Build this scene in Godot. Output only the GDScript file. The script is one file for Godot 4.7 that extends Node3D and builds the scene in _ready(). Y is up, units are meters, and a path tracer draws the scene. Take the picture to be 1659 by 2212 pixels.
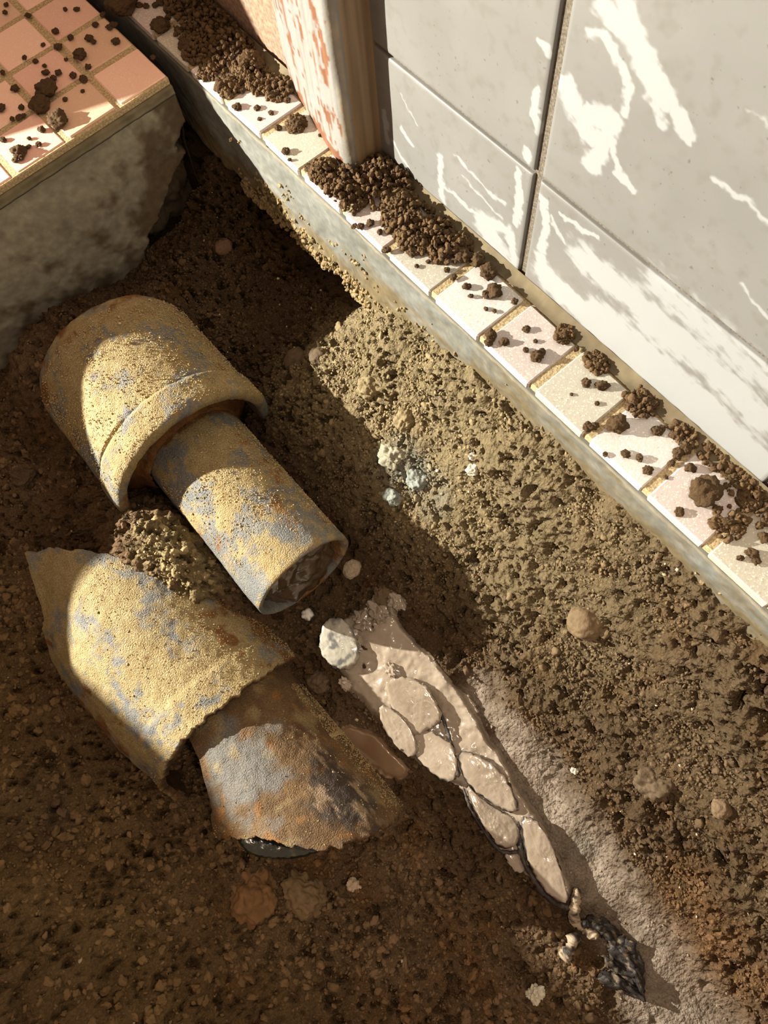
extends Node3D
# Metres, y up, tiled floor at y = 0. x runs along the wall, z away from it. The trench lies at z > LEDGE and x > EDGE.
const EYE := 0.565
const EDGE := -0.68
const LEDGE := -0.2655
const WALL := -0.333
const PIPE_Y := -0.187
const PIPE_Z := -0.031

var cam: Camera3D
var torch_at := Vector3.ZERO
var rng := RandomNumberGenerator.new()
var fine := FastNoiseLite.new()
var cells := FastNoiseLite.new()
var cells2 := FastNoiseLite.new()
var M := {}
var balls := {}
# soil height grid
var xs := PackedFloat32Array()
var zs := PackedFloat32Array()
var hs := PackedFloat32Array()
var coarse := PackedFloat32Array()
const CX0 := -1.0
const CZ0 := -0.44
const CS := 0.02
const CNX := 82
const CNZ := 62

# ---------------------------------------------------------------- helpers
func ray(px: float, py: float) -> Vector3:
	return cam.basis * Vector3(px - 829.5, -(py - 1106.0), -1661.0)

func at(px: float, py: float, y := 0.0) -> Vector3:        # the point of the level plane y that lies along that line of sight
	var r := ray(px, py)
	return cam.position + r * ((y - EYE) / r.y)

func on_z(px: float, py: float, z: float) -> Vector3:
	var r := ray(px, py)
	return cam.position + r * ((z - cam.position.z) / r.z)

func on_x(px: float, py: float, x: float) -> Vector3:
	var r := ray(px, py)
	return cam.position + r * ((x - cam.position.x) / r.x)

func on_soil(px: float, py: float, lift := 0.0) -> Vector3:
	var r := ray(px, py)
	var t := -0.3 / r.y
	var step := 0.006 / r.length()
	for i in 260:
		var p := cam.position + r * t
		if p.y < soil(p.x, p.z):
			break
		t += step
	t -= step * 0.5
	var q := cam.position + r * t
	return Vector3(q.x, soil(q.x, q.z) + lift, q.z)

func nz(p: Vector3, f: float) -> float:
	return fine.get_noise_3dv(p * f)

func lump(p: Vector3, f: float) -> float:                 # rounded lumps 1/f metres across, 0 in the creases, near 1 on top
	return clampf(-cells.get_noise_3dv(p * f), 0.0, 1.0)

func lump2(p: Vector3, f: float) -> float:
	return clampf(-cells2.get_noise_3dv(p * f), 0.0, 1.0)

func tag(o: Node, label: String, category: String, group := "", kind := "") -> Node:
	if label: o.set_meta("label", label)
	if category: o.set_meta("category", category)
	if group: o.set_meta("group", group)
	if kind: o.set_meta("kind", kind)
	return o

var taken := {}
func numbered(called: String) -> String:
	if not taken.has(called):
		taken[called] = 0
		return called
	taken[called] += 1
	return "%s_%03d" % [called, taken[called]]

func thing(called: String, label: String, category: String, where := Vector3.ZERO, group := "", kind := "") -> Node3D:
	var o := Node3D.new()
	o.name = numbered(called)
	add_child(o, true)
	o.position = where
	tag(o, label, category, group, kind)
	return o

func obj(called: String, m: Mesh, mat: Material, parent: Node = self, where := Vector3.ZERO) -> MeshInstance3D:
	var o := MeshInstance3D.new()
	o.name = numbered(called) if parent == self else called
	o.mesh = m
	o.material_override = mat
	parent.add_child(o, true)
	o.position = where
	return o

func commit(v: PackedVector3Array, n: PackedVector3Array, c: PackedColorArray, ix: PackedInt32Array, uv := PackedVector2Array()) -> ArrayMesh:
	var a := []
	a.resize(Mesh.ARRAY_MAX)
	a[Mesh.ARRAY_VERTEX] = v
	a[Mesh.ARRAY_NORMAL] = n
	if c.size(): a[Mesh.ARRAY_COLOR] = c
	if uv.size(): a[Mesh.ARRAY_TEX_UV] = uv
	a[Mesh.ARRAY_INDEX] = ix
	var m := ArrayMesh.new()
	m.add_surface_from_arrays(Mesh.PRIMITIVE_TRIANGLES, a)
	return m

# a grid of nu x nv points; normals point along d/du x d/dv
func grid(nu: int, nv: int, v: PackedVector3Array, c := PackedColorArray(), round_u := false, uv := PackedVector2Array(), keep := PackedByteArray()) -> ArrayMesh:
	var n := PackedVector3Array()
	n.resize(nu * nv)
	for j in nv:
		var j0 := maxi(j - 1, 0) * nu
		var j1 := mini(j + 1, nv - 1) * nu
		for i in nu:
			var i0 := i - 1
			var i1 := i + 1
			if round_u:
				i0 = nu - 2 if i == 0 else i - 1
				i1 = 1 if i == nu - 1 else i + 1
			else:
				i0 = maxi(i0, 0)
				i1 = mini(i1, nu - 1)
			var d := (v[j * nu + i1] - v[j * nu + i0]).cross(v[j1 + i] - v[j0 + i])
			n[j * nu + i] = d.normalized() if d.length_squared() > 1e-20 else Vector3.UP
	var ix := PackedInt32Array()
	ix.resize((nu - 1) * (nv - 1) * 6)
	var k := 0
	var some := keep.size() > 0
	for j in nv - 1:
		for i in nu - 1:
			var a := j * nu + i
			if some and not (keep[a] and keep[a + 1] and keep[a + nu] and keep[a + nu + 1]):
				continue
			ix[k] = a; ix[k + 1] = a + nu + 1; ix[k + 2] = a + 1
			ix[k + 3] = a; ix[k + 4] = a + nu; ix[k + 5] = a + nu + 1
			k += 6
	ix.resize(k)
	return commit(v, n, c, ix, uv)

# box with chamfered edges, centred at the origin
func slab_box(size: Vector3, b: float) -> ArrayMesh:
	var st := SurfaceTool.new()
	st.begin(Mesh.PRIMITIVE_TRIANGLES)
	var h := size / 2.0
	var add := func(p: Array):
		var nn: Vector3 = (p[1] - p[0]).cross(p[2] - p[0])
		var mid: Vector3 = (p[0] + p[1] + p[2]) / 3.0
		if nn.dot(mid) > 0: p.reverse()
		nn = -(p[1] - p[0]).cross(p[2] - p[0]).normalized()
		for k in range(1, p.size() - 1):
			for q in [p[0], p[k], p[k + 1]]:
				st.set_normal(nn)
				st.add_vertex(q)
	for ax in 3:
		var e := [Vector3.ZERO, Vector3.ZERO, Vector3.ZERO]
		e[ax][ax] = 1; e[(ax + 1) % 3][(ax + 1) % 3] = 1; e[(ax + 2) % 3][(ax + 2) % 3] = 1
		var u: Vector3 = e[(ax + 1) % 3]; var w: Vector3 = e[(ax + 2) % 3]; var a: Vector3 = e[ax]
		var hu := h[(ax + 1) % 3]; var hw := h[(ax + 2) % 3]; var ha := h[ax]
		for s in [-1.0, 1.0]:
			add.call([a * s * ha + u * (hu - b) + w * (hw - b), a * s * ha - u * (hu - b) + w * (hw - b), a * s * ha - u * (hu - b) - w * (hw - b), a * s * ha + u * (hu - b) - w * (hw - b)])
			for t in [-1.0, 1.0]:
				add.call([u * s * hu + w * t * (hw - b) + a * (ha - b), u * s * hu + w * t * (hw - b) - a * (ha - b), u * s * (hu - b) + w * t * hw - a * (ha - b), u * s * (hu - b) + w * t * hw + a * (ha - b)])
	for sx in [-1.0, 1.0]:
		for sy in [-1.0, 1.0]:
			for sz in [-1.0, 1.0]:
				add.call([Vector3(sx * h.x, sy * (h.y - b), sz * (h.z - b)), Vector3(sx * (h.x - b), sy * h.y, sz * (h.z - b)), Vector3(sx * (h.x - b), sy * (h.y - b), sz * h.z)])
	return st.commit()

# unit ball from a subdivided icosahedron: [points, indices]
func ball(level: int) -> Array:
	if balls.has(level): return balls[level]
	var g := (1.0 + sqrt(5.0)) / 2.0
	var v: Array[Vector3] = []
	for p in [[-1, g, 0], [1, g, 0], [-1, -g, 0], [1, -g, 0], [0, -1, g], [0, 1, g], [0, -1, -g], [0, 1, -g], [g, 0, -1], [g, 0, 1], [-g, 0, -1], [-g, 0, 1]]:
		v.append(Vector3(p[0], p[1], p[2]).normalized())
	var f := [0, 11, 5, 0, 5, 1, 0, 1, 7, 0, 7, 10, 0, 10, 11, 1, 5, 9, 5, 11, 4, 11, 10, 2, 10, 7, 6, 7, 1, 8, 3, 9, 4, 3, 4, 2, 3, 2, 6, 3, 6, 8, 3, 8, 9, 4, 9, 5, 2, 4, 11, 6, 2, 10, 8, 6, 7, 9, 8, 1]
	for l in level:
		var f2 := []
		var mids := {}
		var mid := func(a: int, b: int) -> int:
			var key := mini(a, b) * 100000 + maxi(a, b)
			if not mids.has(key):
				mids[key] = v.size()
				v.append(((v[a] + v[b]) / 2.0).normalized())
			return mids[key]
		for k in range(0, f.size(), 3):
			var a: int = mid.call(f[k], f[k + 1]); var b: int = mid.call(f[k + 1], f[k + 2]); var c: int = mid.call(f[k + 2], f[k])
			f2.append_array([f[k], a, c, f[k + 1], b, a, f[k + 2], c, b, a, b, c])
		f = f2
	balls[level] = [v, f]
	return balls[level]

# closed shape from a ball whose points are moved by shape(p); colour(p, q)
func blob(level: int, shape: Callable, colour = null) -> ArrayMesh:
	var b := ball(level)
	var v := PackedVector3Array(); var n := PackedVector3Array(); var c := PackedColorArray(); var ix := PackedInt32Array()
	v.resize(b[0].size()); n.resize(b[0].size())
	for i in b[0].size():
		v[i] = shape.call(b[0][i])
	if colour != null:
		c.resize(v.size())
		for i in v.size():
			c[i] = colour.call(b[0][i], v[i])
	for k in range(0, b[1].size(), 3):
		var i: int = b[1][k]; var j: int = b[1][k + 1]; var l: int = b[1][k + 2]
		var d := (v[j] - v[i]).cross(v[l] - v[i])
		n[i] += d; n[j] += d; n[l] += d
		ix.append(i); ix.append(l); ix.append(j)
	for i in n.size():
		n[i] = n[i].normalized()
	return commit(v, n, c, ix)

func clod_mesh(sd: int, level: int, rough := 1.0) -> ArrayMesh:
	var o := Vector3(sd * 7.3, sd * 3.1, -sd * 5.7)
	return blob(level, func(p: Vector3) -> Vector3:
		var r := maxf(0.32, 0.62 + 0.40 * rough * nz(p + o, 0.9) + 0.30 * rough * lump(p + o, 1.7) + 0.20 * rough * lump2(p + o, 3.4))
		return p * r * Vector3(1.0, 0.8, 1.0))

func colours(f: Color, to: Color, k: float) -> Color:
	return f.lerp(to, clampf(k, 0.0, 1.0))

func noise_tex(type: int, freq: float, size: int, sd: int, lo := Color.BLACK, hi := Color.WHITE, octaves := 4) -> NoiseTexture2D:
	var n := FastNoiseLite.new()
	n.noise_type = type
	n.frequency = freq
	n.seed = sd
	n.fractal_octaves = octaves
	if type == FastNoiseLite.TYPE_CELLULAR:
		n.cellular_return_type = FastNoiseLite.RETURN_DISTANCE
	var t := NoiseTexture2D.new()
	t.width = size; t.height = size
	t.seamless = true
	t.noise = n
	var g := Gradient.new()
	g.set_color(0, lo); g.set_color(1, hi)
	t.color_ramp = g
	return t

func material(called: String, col: Color, rough: float, opts := {}) -> StandardMaterial3D:
	var m := StandardMaterial3D.new()
	m.resource_name = called
	m.albedo_color = col
	m.roughness = rough
	if opts.get("vc", false): m.vertex_color_use_as_albedo = true
	if opts.has("tex"): m.albedo_texture = opts.tex
	if opts.has("bump"):
		m.heightmap_enabled = true
		m.heightmap_texture = opts.bump
		m.heightmap_scale = opts.get("relief", 0.1)
	if opts.has("tri"):
		m.uv1_triplanar = true
		m.uv1_world_triplanar = true
		m.uv1_scale = Vector3.ONE * opts.tri
	if opts.has("spec"): m.metallic_specular = opts.spec
	if opts.has("metal"): m.metallic = opts.metal
	if opts.has("coat"):
		m.clearcoat_enabled = true
		m.clearcoat = opts.coat
		m.clearcoat_roughness = opts.get("coat_rough", 0.1)
	M[called] = m
	return m

# ---------------------------------------------------------------- soil
func coarse_soil(x: float, z: float) -> float:
	var fx := clampf((x - CX0) / CS, 0.0, CNX - 1.001)
	var fz := clampf((z - CZ0) / CS, 0.0, CNZ - 1.001)
	var i := int(fx); var j := int(fz)
	fx -= i; fz -= j
	var a := j * CNX + i
	return lerpf(lerpf(coarse[a], coarse[a + 1], fx), lerpf(coarse[a + CNX], coarse[a + CNX + 1], fx), fz)

func soil(x: float, z: float) -> float:                    # height of the finished soil surface
	if hs.is_empty(): return coarse_soil(x, z)
	var i := clampi(xs.bsearch(x), 1, xs.size() - 1)
	var j := clampi(zs.bsearch(z), 1, zs.size() - 1)
	var fx := clampf((x - xs[i - 1]) / (xs[i] - xs[i - 1]), 0, 1)
	var fz := clampf((z - zs[j - 1]) / (zs[j] - zs[j - 1]), 0, 1)
	var nx := xs.size()
	return lerpf(lerpf(hs[(j - 1) * nx + i - 1], hs[(j - 1) * nx + i], fx), lerpf(hs[j * nx + i - 1], hs[j * nx + i], fx), fz)

func lay_soil() -> void:
	# cross-sections of the trench: x, then z and height pairs from the wall side to the far bank
	var rows := [
		[-0.80, -0.40, -0.15, -0.27, -0.11, -0.20, -0.15, -0.10, -0.20, 0.0, -0.21, 0.10, -0.21, 0.30, -0.21, 0.70, -0.21],
		[-0.68, -0.40, -0.15, -0.27, -0.11, -0.20, -0.17, -0.14, -0.19, -0.08, -0.20, 0.0, -0.195, 0.10, -0.215, 0.30, -0.22, 0.45, -0.16, 0.55, 0.0, 0.70, 0.04],
		[-0.62, -0.40, -0.18, -0.27, -0.17, -0.20, -0.17, -0.12, -0.165, -0.03, -0.108, 0.05, -0.125, 0.12, -0.20, 0.20, -0.23, 0.35, -0.22, 0.45, -0.14, 0.55, 0.0, 0.70, 0.04],
		[-0.575, -0.40, -0.19, -0.27, -0.18, -0.20, -0.185, -0.13, -0.165, -0.03, -0.098, 0.05, -0.145, 0.12, -0.225, 0.20, -0.25, 0.35, -0.235, 0.45, -0.15, 0.55, 0.0, 0.70, 0.04],
		[-0.50, -0.40, -0.20, -0.27, -0.19, -0.20, -0.19, -0.13, -0.20, 0.0, -0.23, 0.08, -0.235, 0.13, -0.255, 0.25, -0.275, 0.35, -0.25, 0.45, -0.16, 0.55, 0.0, 0.70, 0.04],
		[-0.43, -0.40, -0.19, -0.27, -0.165, -0.19, -0.175, -0.12, -0.20, 0.0, -0.235, 0.05, -0.19, 0.08, -0.195, 0.13, -0.28, 0.25, -0.285, 0.35, -0.255, 0.45, -0.165, 0.55, 0.0, 0.70, 0.04],
		[-0.39, -0.40, -0.13, -0.28, -0.075, -0.24, -0.125, -0.187, -0.160, -0.12, -0.20, 0.0, -0.230, 0.03, -0.19, 0.045, -0.155, 0.085, -0.155, 0.11, -0.20, 0.14, -0.285, 0.25, -0.29, 0.35, -0.255, 0.45, -0.165, 0.55, 0.0, 0.70, 0.04],
		[-0.32, -0.40, -0.13, -0.28, -0.055, -0.24, -0.105, -0.18, -0.165, -0.11, -0.21, -0.04, -0.235, 0.02, -0.205, 0.04, -0.165, 0.07, -0.165, 0.095, -0.21, 0.13, -0.29, 0.25, -0.30, 0.35, -0.26, 0.45, -0.17, 0.55, 0.0, 0.70, 0.04],
		[-0.24, -0.40, -0.13, -0.28, -0.036, -0.24, -0.088, -0.18, -0.180, -0.11, -0.225, -0.03, -0.258, 0.045, -0.255, 0.13, -0.30, 0.25, -0.305, 0.35, -0.26, 0.45, -0.17, 0.55, 0.0, 0.70, 0.04],
		[-0.15, -0.40, -0.13, -0.28, -0.028, -0.24, -0.082, -0.185, -0.185, -0.115, -0.235, -0.03, -0.264, 0.03, -0.288, 0.13, -0.31, 0.25, -0.31, 0.37, -0.255, 0.45, -0.17, 0.55, 0.0, 0.70, 0.04],
		[-0.05, -0.40, -0.13, -0.28, -0.028, -0.24, -0.085, -0.19, -0.180, -0.125, -0.235, -0.06, -0.266, 0.0, -0.276, 0.05, -0.305, 0.12, -0.325, 0.25, -0.315, 0.37, -0.25, 0.46, -0.17, 0.55, 0.0, 0.70, 0.04],
		[0.10, -0.40, -0.13, -0.28, -0.036, -0.24, -0.09, -0.20, -0.160, -0.13, -0.235, -0.07, -0.272, -0.01, -0.287, 0.04, -0.315, 0.11, -0.332, 0.25, -0.315, 0.37, -0.245, 0.46, -0.17, 0.55, 0.0, 0.70, 0.04],
		[0.28, -0.40, -0.13, -0.28, -0.04, -0.24, -0.09, -0.20, -0.150, -0.13, -0.240, -0.07, -0.280, -0.01, -0.297, 0.05, -0.325, 0.12, -0.337, 0.25, -0.31, 0.37, -0.235, 0.46, -0.16, 0.55, 0.0, 0.70, 0.04],
		[0.62, -0.40, -0.13, -0.265, -0.045, -0.20, -0.150, -0.13, -0.240, -0.07, -0.285, 0.0, -0.32, 0.12, -0.34, 0.25, -0.31, 0.37, -0.23, 0.46, -0.16, 0.55, 0.0, 0.70, 0.04]]
	var row_at := func(r: Array, z: float) -> float:
		if z <= r[1]: return r[2]
		for k in range(3, r.size(), 2):
			if z <= r[k]:
				return lerpf(r[k - 1], r[k + 1], (z - r[k - 2]) / (r[k] - r[k - 2]))
		return r[r.size() - 1]
	coarse.resize(CNX * CNZ)
	for j in CNZ:
		var z := CZ0 + j * CS
		for i in CNX:
			var x := CX0 + i * CS
			var k := 1
			while k < rows.size() - 1 and rows[k][0] < x: k += 1
			var f := clampf((x - rows[k - 1][0]) / (rows[k][0] - rows[k - 1][0]), 0, 1)
			coarse[j * CNX + i] = lerpf(row_at.call(rows[k - 1], z), row_at.call(rows[k], z), f)
	for pass_ in 1:
		var b := coarse.duplicate()
		for j in range(1, CNZ - 1):
			for i in range(1, CNX - 1):
				var a := j * CNX + i
				b[a] = coarse[a] * 0.4 + 0.15 * (coarse[a - 1] + coarse[a + 1] + coarse[a - CNX] + coarse[a + CNX])
		coarse = b

func soil_colour(p: Vector3, d: float) -> Color:
	var brown := Color(0.105, 0.069, 0.040)
	var dark := Color(0.048, 0.028, 0.0145)
	var rusty := Color(0.09, 0.047, 0.019)
	var k := nz(p, 9.0) * 0.5 + 0.5
	var c := brown.lerp(dark, clampf(k * 1.3 - 0.35, 0, 1))
	c = c.lerp(rusty, clampf(nz(p + Vector3(3, 1, 7), 14.0) * 1.6 - 0.25, 0, 0.7))
	# drier, sandier soil on the upper slope below the ledge
	var dry := clampf((p.y + 0.29) / 0.13, 0, 1) * clampf((-0.10 - p.z) / 0.06, 0, 1) * clampf((0.12 - p.x) / 0.34, 0.12, 1) * clampf((p.x + 0.47) / 0.05, 0, 1)
	c = c.lerp(Color(0.27, 0.212, 0.122), dry * 0.92)
	c = c.lerp(Color(0.155, 0.107, 0.052).lerp(Color(0.095, 0.06, 0.028), clampf(nz(p, 8.0) + 0.4, 0, 1)), clampf((p.z - 0.16) / 0.2, 0, 0.85))
	c *= lerpf(1.0, 1.85, smoothstep(-0.04, 0.08, p.z))  # colour lightened over trench bottom and bank to offset the shade there
	for q in stains:
		var r: float = (p - q[0]).length() / q[1]
		if r < 1.0:
			var w: float = (1.0 - r * r) * q[3] * clampf(0.75 + 0.9 * nz(p, 40.0), 0.0, 1.2)
			c = c.lerp(q[2], clampf(w, 0, 1))
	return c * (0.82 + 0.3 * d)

var stains := []
func make_soil() -> void:
	lay_soil()
	var silt := silt0
	var grey := Color(0.20, 0.20, 0.17)
	var sandy := Color(0.30, 0.235, 0.125)
	for s in [[350, 1170, 0.045, sandy, 1.3], [410, 1215, 0.045, sandy, 1.3], [455, 1260, 0.03, sandy, 1.2], [870, 1000, 0.04, grey, 0.9], [930, 1060, 0.035, grey, 0.7], [1040, 1500, 0.03, silt, 0.9], [1085, 1600, 0.04, silt, 1.0], [1130, 1660, 0.045, silt, 1.0], [1170, 1740, 0.05, silt, 1.0], [1220, 1800, 0.05, silt, 0.9], [1265, 1880, 0.05, silt, 0.95],
			[1330, 1960, 0.05, silt, 0.8], [1400, 2050, 0.05, silt, 0.85], [1450, 2150, 0.055, silt, 0.9], [1500, 2212, 0.055, silt, 0.8], [1250, 1830, 0.02, grey, 0.6], [1400, 2150, 0.04, silt, 0.8],
			[1500, 1960, 0.05, Color(0.17, 0.09, 0.04), 0.6], [1580, 2100, 0.06, Color(0.17, 0.09, 0.04), 0.6], [800, 1640, 0.035, Color(0.2, 0.13, 0.08), 0.8], [60, 2130, 0.07, Color(0.22, 0.15, 0.08), 0.5], [100, 1750, 0.06, Color(0.09, 0.06, 0.04), 0.7]]:
		stains.append([on_soil(s[0], s[1]), s[2], s[3], s[4]])
	var x := -0.80
	while x < 0.60:
		xs.append(x)
		x += 0.0017 if x > -0.70 and x < 0.48 else 0.008
	var z := -0.36
	while z < 0.70:
		zs.append(z)
		z += 0.0007 if z > -0.268 and z < -0.12 else (0.0017 if z < 0.22 else 0.0028)
	var nx := xs.size(); var nzz := zs.size()
	var v := PackedVector3Array(); var c := PackedColorArray(); var h := PackedFloat32Array()
	v.resize(nx * nzz); c.resize(nx * nzz); h.resize(nx * nzz)
	for j in nzz:
		for i in nx:
			var px := xs[i]; var pz := zs[j]
			var y := coarse_soil(px, pz)
			var p := Vector3(px, y, pz)
			var gx := coarse_soil(px + 0.01, pz) - coarse_soil(px - 0.01, pz)
			var gz := coarse_soil(px, pz + 0.01) - coarse_soil(px, pz - 0.01)
			var nn := Vector3(-gx, 0.02, -gz).normalized()
			var rough := clampf(0.65 + 0.8 * nz(p, 7.0), 0.25, 1.25)
			if pz > 0.26: rough *= clampf(1.0 - (pz - 0.26) * 3.0, 0.4, 1.0)
			var silty := 0.0
			for q in stains:
				if q[2] == silt0:
					silty = maxf(silty, 1.0 - (p - q[0]).length() / (q[1] * 1.3))
			rough *= 1.0 - 0.88 * clampf(silty * 1.5, 0.0, 1.0)
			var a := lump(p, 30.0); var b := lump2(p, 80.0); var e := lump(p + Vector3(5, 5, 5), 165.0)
			var big := clampf(nz(p + Vector3(9, 2, 4), 6.0) * 2.0, 0.0, 1.0)
			var d := rough * (0.011 * a * (0.35 + big) * (1.0 + 1.3 * smoothstep(-0.02, 0.08, pz)) + 0.0105 * pow(b, 0.8) + 0.0055 * e) + 0.010 * nz(p, 11.0) - 0.008
			d -= rough * 0.016 * smoothstep(0.22, 0.5, nz(p + Vector3(2, 8, 1), 46.0)) + rough * 0.011 * smoothstep(0.25, 0.5, nz(p + Vector3(6, 3, 9), 110.0)) - 0.003
			p += nn * d
			if pz < LEDGE and px > -0.45: p.y = minf(p.y, -0.022)
			if px < EDGE - 0.002: p.y = minf(p.y, -0.20) if pz > -0.235 else p.y
			v[j * nx + i] = p
			h[j * nx + i] = p.y
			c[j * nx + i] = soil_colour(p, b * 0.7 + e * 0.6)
	hs = h
	var g := obj("ground", grid_up(nx, nzz, v, c), M.soil)
	tag(g, "dug out dark brown soil of the trench under the broken floor", "soil", "", "structure")

const silt0 := Color(0.32, 0.262, 0.215)
func grid_up(nu: int, nv: int, v: PackedVector3Array, c: PackedColorArray, keep := PackedByteArray()) -> ArrayMesh:
	# points run along x, then along z: turned round so that the normals look up
	var w := PackedVector3Array(); var d := PackedColorArray(); var k := PackedByteArray()
	w.resize(v.size()); d.resize(c.size()); k.resize(keep.size())
	for j in nv:
		for i in nu:
			w[(nv - 1 - j) * nu + i] = v[j * nu + i]
			d[(nv - 1 - j) * nu + i] = c[j * nu + i]
			if keep.size(): k[(nv - 1 - j) * nu + i] = keep[j * nu + i]
	return grid(nu, nv, w, d, false, PackedVector2Array(), k)

func scatter(called: String, meshes: Array, mat: Material, places: Array, parent: Node = self) -> Array:
	# places: [transform, colour]; one MultiMesh per mesh
	var out := []
	for k in meshes.size():
		var mine := []
		for i in range(k, places.size(), meshes.size()):
			mine.append(places[i])
		var mm := MultiMesh.new()
		mm.transform_format = MultiMesh.TRANSFORM_3D
		mm.use_colors = true
		mm.mesh = meshes[k]
		mm.instance_count = mine.size()
		for i in mine.size():
			mm.set_instance_transform(i, mine[i][0])
			mm.set_instance_color(i, mine[i][1])
		var o := MultiMeshInstance3D.new()
		o.name = numbered(called) if parent == self else called
		o.multimesh = mm
		o.material_override = mat
		parent.add_child(o, true)
		o.set_meta("kind", "stuff")
		out.append(o)
	return out

func turned(size: float, where: Vector3) -> Transform3D:
	var b := Basis.from_euler(Vector3(rng.randf() * TAU, rng.randf() * TAU, rng.randf() * TAU))
	return Transform3D(b * Basis.from_scale(Vector3(rng.randf_range(0.65, 1.35), rng.randf_range(0.65, 1.2), rng.randf_range(0.65, 1.35)) * size), where)

# ---------------------------------------------------------------- the scene
func _ready() -> void:
	rng.seed = 11
	fine.seed = 3; fine.frequency = 1.0; fine.noise_type = FastNoiseLite.TYPE_SIMPLEX_SMOOTH; fine.fractal_octaves = 3
	cells.seed = 5; cells.frequency = 1.0; cells.noise_type = FastNoiseLite.TYPE_CELLULAR; cells.cellular_return_type = FastNoiseLite.RETURN_DISTANCE; cells.fractal_type = FastNoiseLite.FRACTAL_NONE
	cells2.seed = 8; cells2.frequency = 1.0; cells2.noise_type = FastNoiseLite.TYPE_CELLULAR; cells2.cellular_return_type = FastNoiseLite.RETURN_DISTANCE; cells2.fractal_type = FastNoiseLite.FRACTAL_NONE
	# camera: held 0.565 m above the floor, looking down into the trench
	cam = Camera3D.new()
	cam.name = "camera"
	var up := Vector3(-0.06359708, 0.3380538, 0.93897553)
	var ex := Vector3(0.64721178, -0.70222099, 0.2966523)
	var ez := ex.cross(up).normalized()
	cam.basis = Basis(Vector3(ex.x, up.x, ez.x), Vector3(ex.y, up.y, ez.y), Vector3(ex.z, up.z, ez.z)).orthonormalized()
	cam.position = Vector3(0, EYE, 0)
	cam.fov = rad_to_deg(2.0 * atan(1106.0 / 1661.0))
	cam.near = 0.02
	cam.current = true
	add_child(cam)
	# a dim warm room
	var we := WorldEnvironment.new()
	we.name = "environment"
	var env := Environment.new()
	env.background_mode = Environment.BG_COLOR
	env.background_color = Color(0.62, 0.53, 0.445)
	env.background_energy_multiplier = 1.65
	env.tonemap_mode = Environment.TONE_MAPPER_LINEAR
	env.tonemap_exposure = 1.0
	env.sdfgi_enabled = true; env.ssao_enabled = true; env.ssil_enabled = true
	we.environment = env
	add_child(we)
	# the torch that lies beyond the left edge of the picture and shines across the trench
	var torch := SpotLight3D.new()
	torch.name = "torch_beam"
	var lx := -1.5
	var lp := Vector3(lx, (EDGE - lx) * 0.62, 1.0)
	torch.spot_angle = 60.0
	torch.spot_angle_attenuation = 0.1
	torch.spot_range = 12.0
	torch.light_energy = 14.0
	torch.light_color = Color(1.0, 0.975, 0.90)
	torch.light_size = 0.012
	torch.shadow_enabled = true
	add_child(torch)
	torch.look_at_from_position(lp, Vector3(-0.30, -0.10, -0.15), Vector3.UP)
	torch_at = lp
	# a weaker, softer hand lamp held beside the camera
	var lamp := SpotLight3D.new()
	lamp.name = "hand_lamp_beam"
	lamp.spot_angle = 27.0
	lamp.spot_angle_attenuation = 1.0
	lamp.spot_range = 12.0
	lamp.light_energy = 0.30
	lamp.light_color = Color(1.0, 0.90, 0.78)
	lamp.light_size = 0.04
	lamp.shadow_enabled = true
	add_child(lamp)
	lamp.look_at_from_position(Vector3(0.10, 0.66, -0.06), at(1120, 1620, -0.26), Vector3.RIGHT)

	materials()
	make_soil()
	floor_slabs()
	wall()
	door_post()
	pipe()
	broken_pipe()
	sludge()
	stones()
	clods()
	shade_heap()
	shade_board()
	crumbs()

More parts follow.
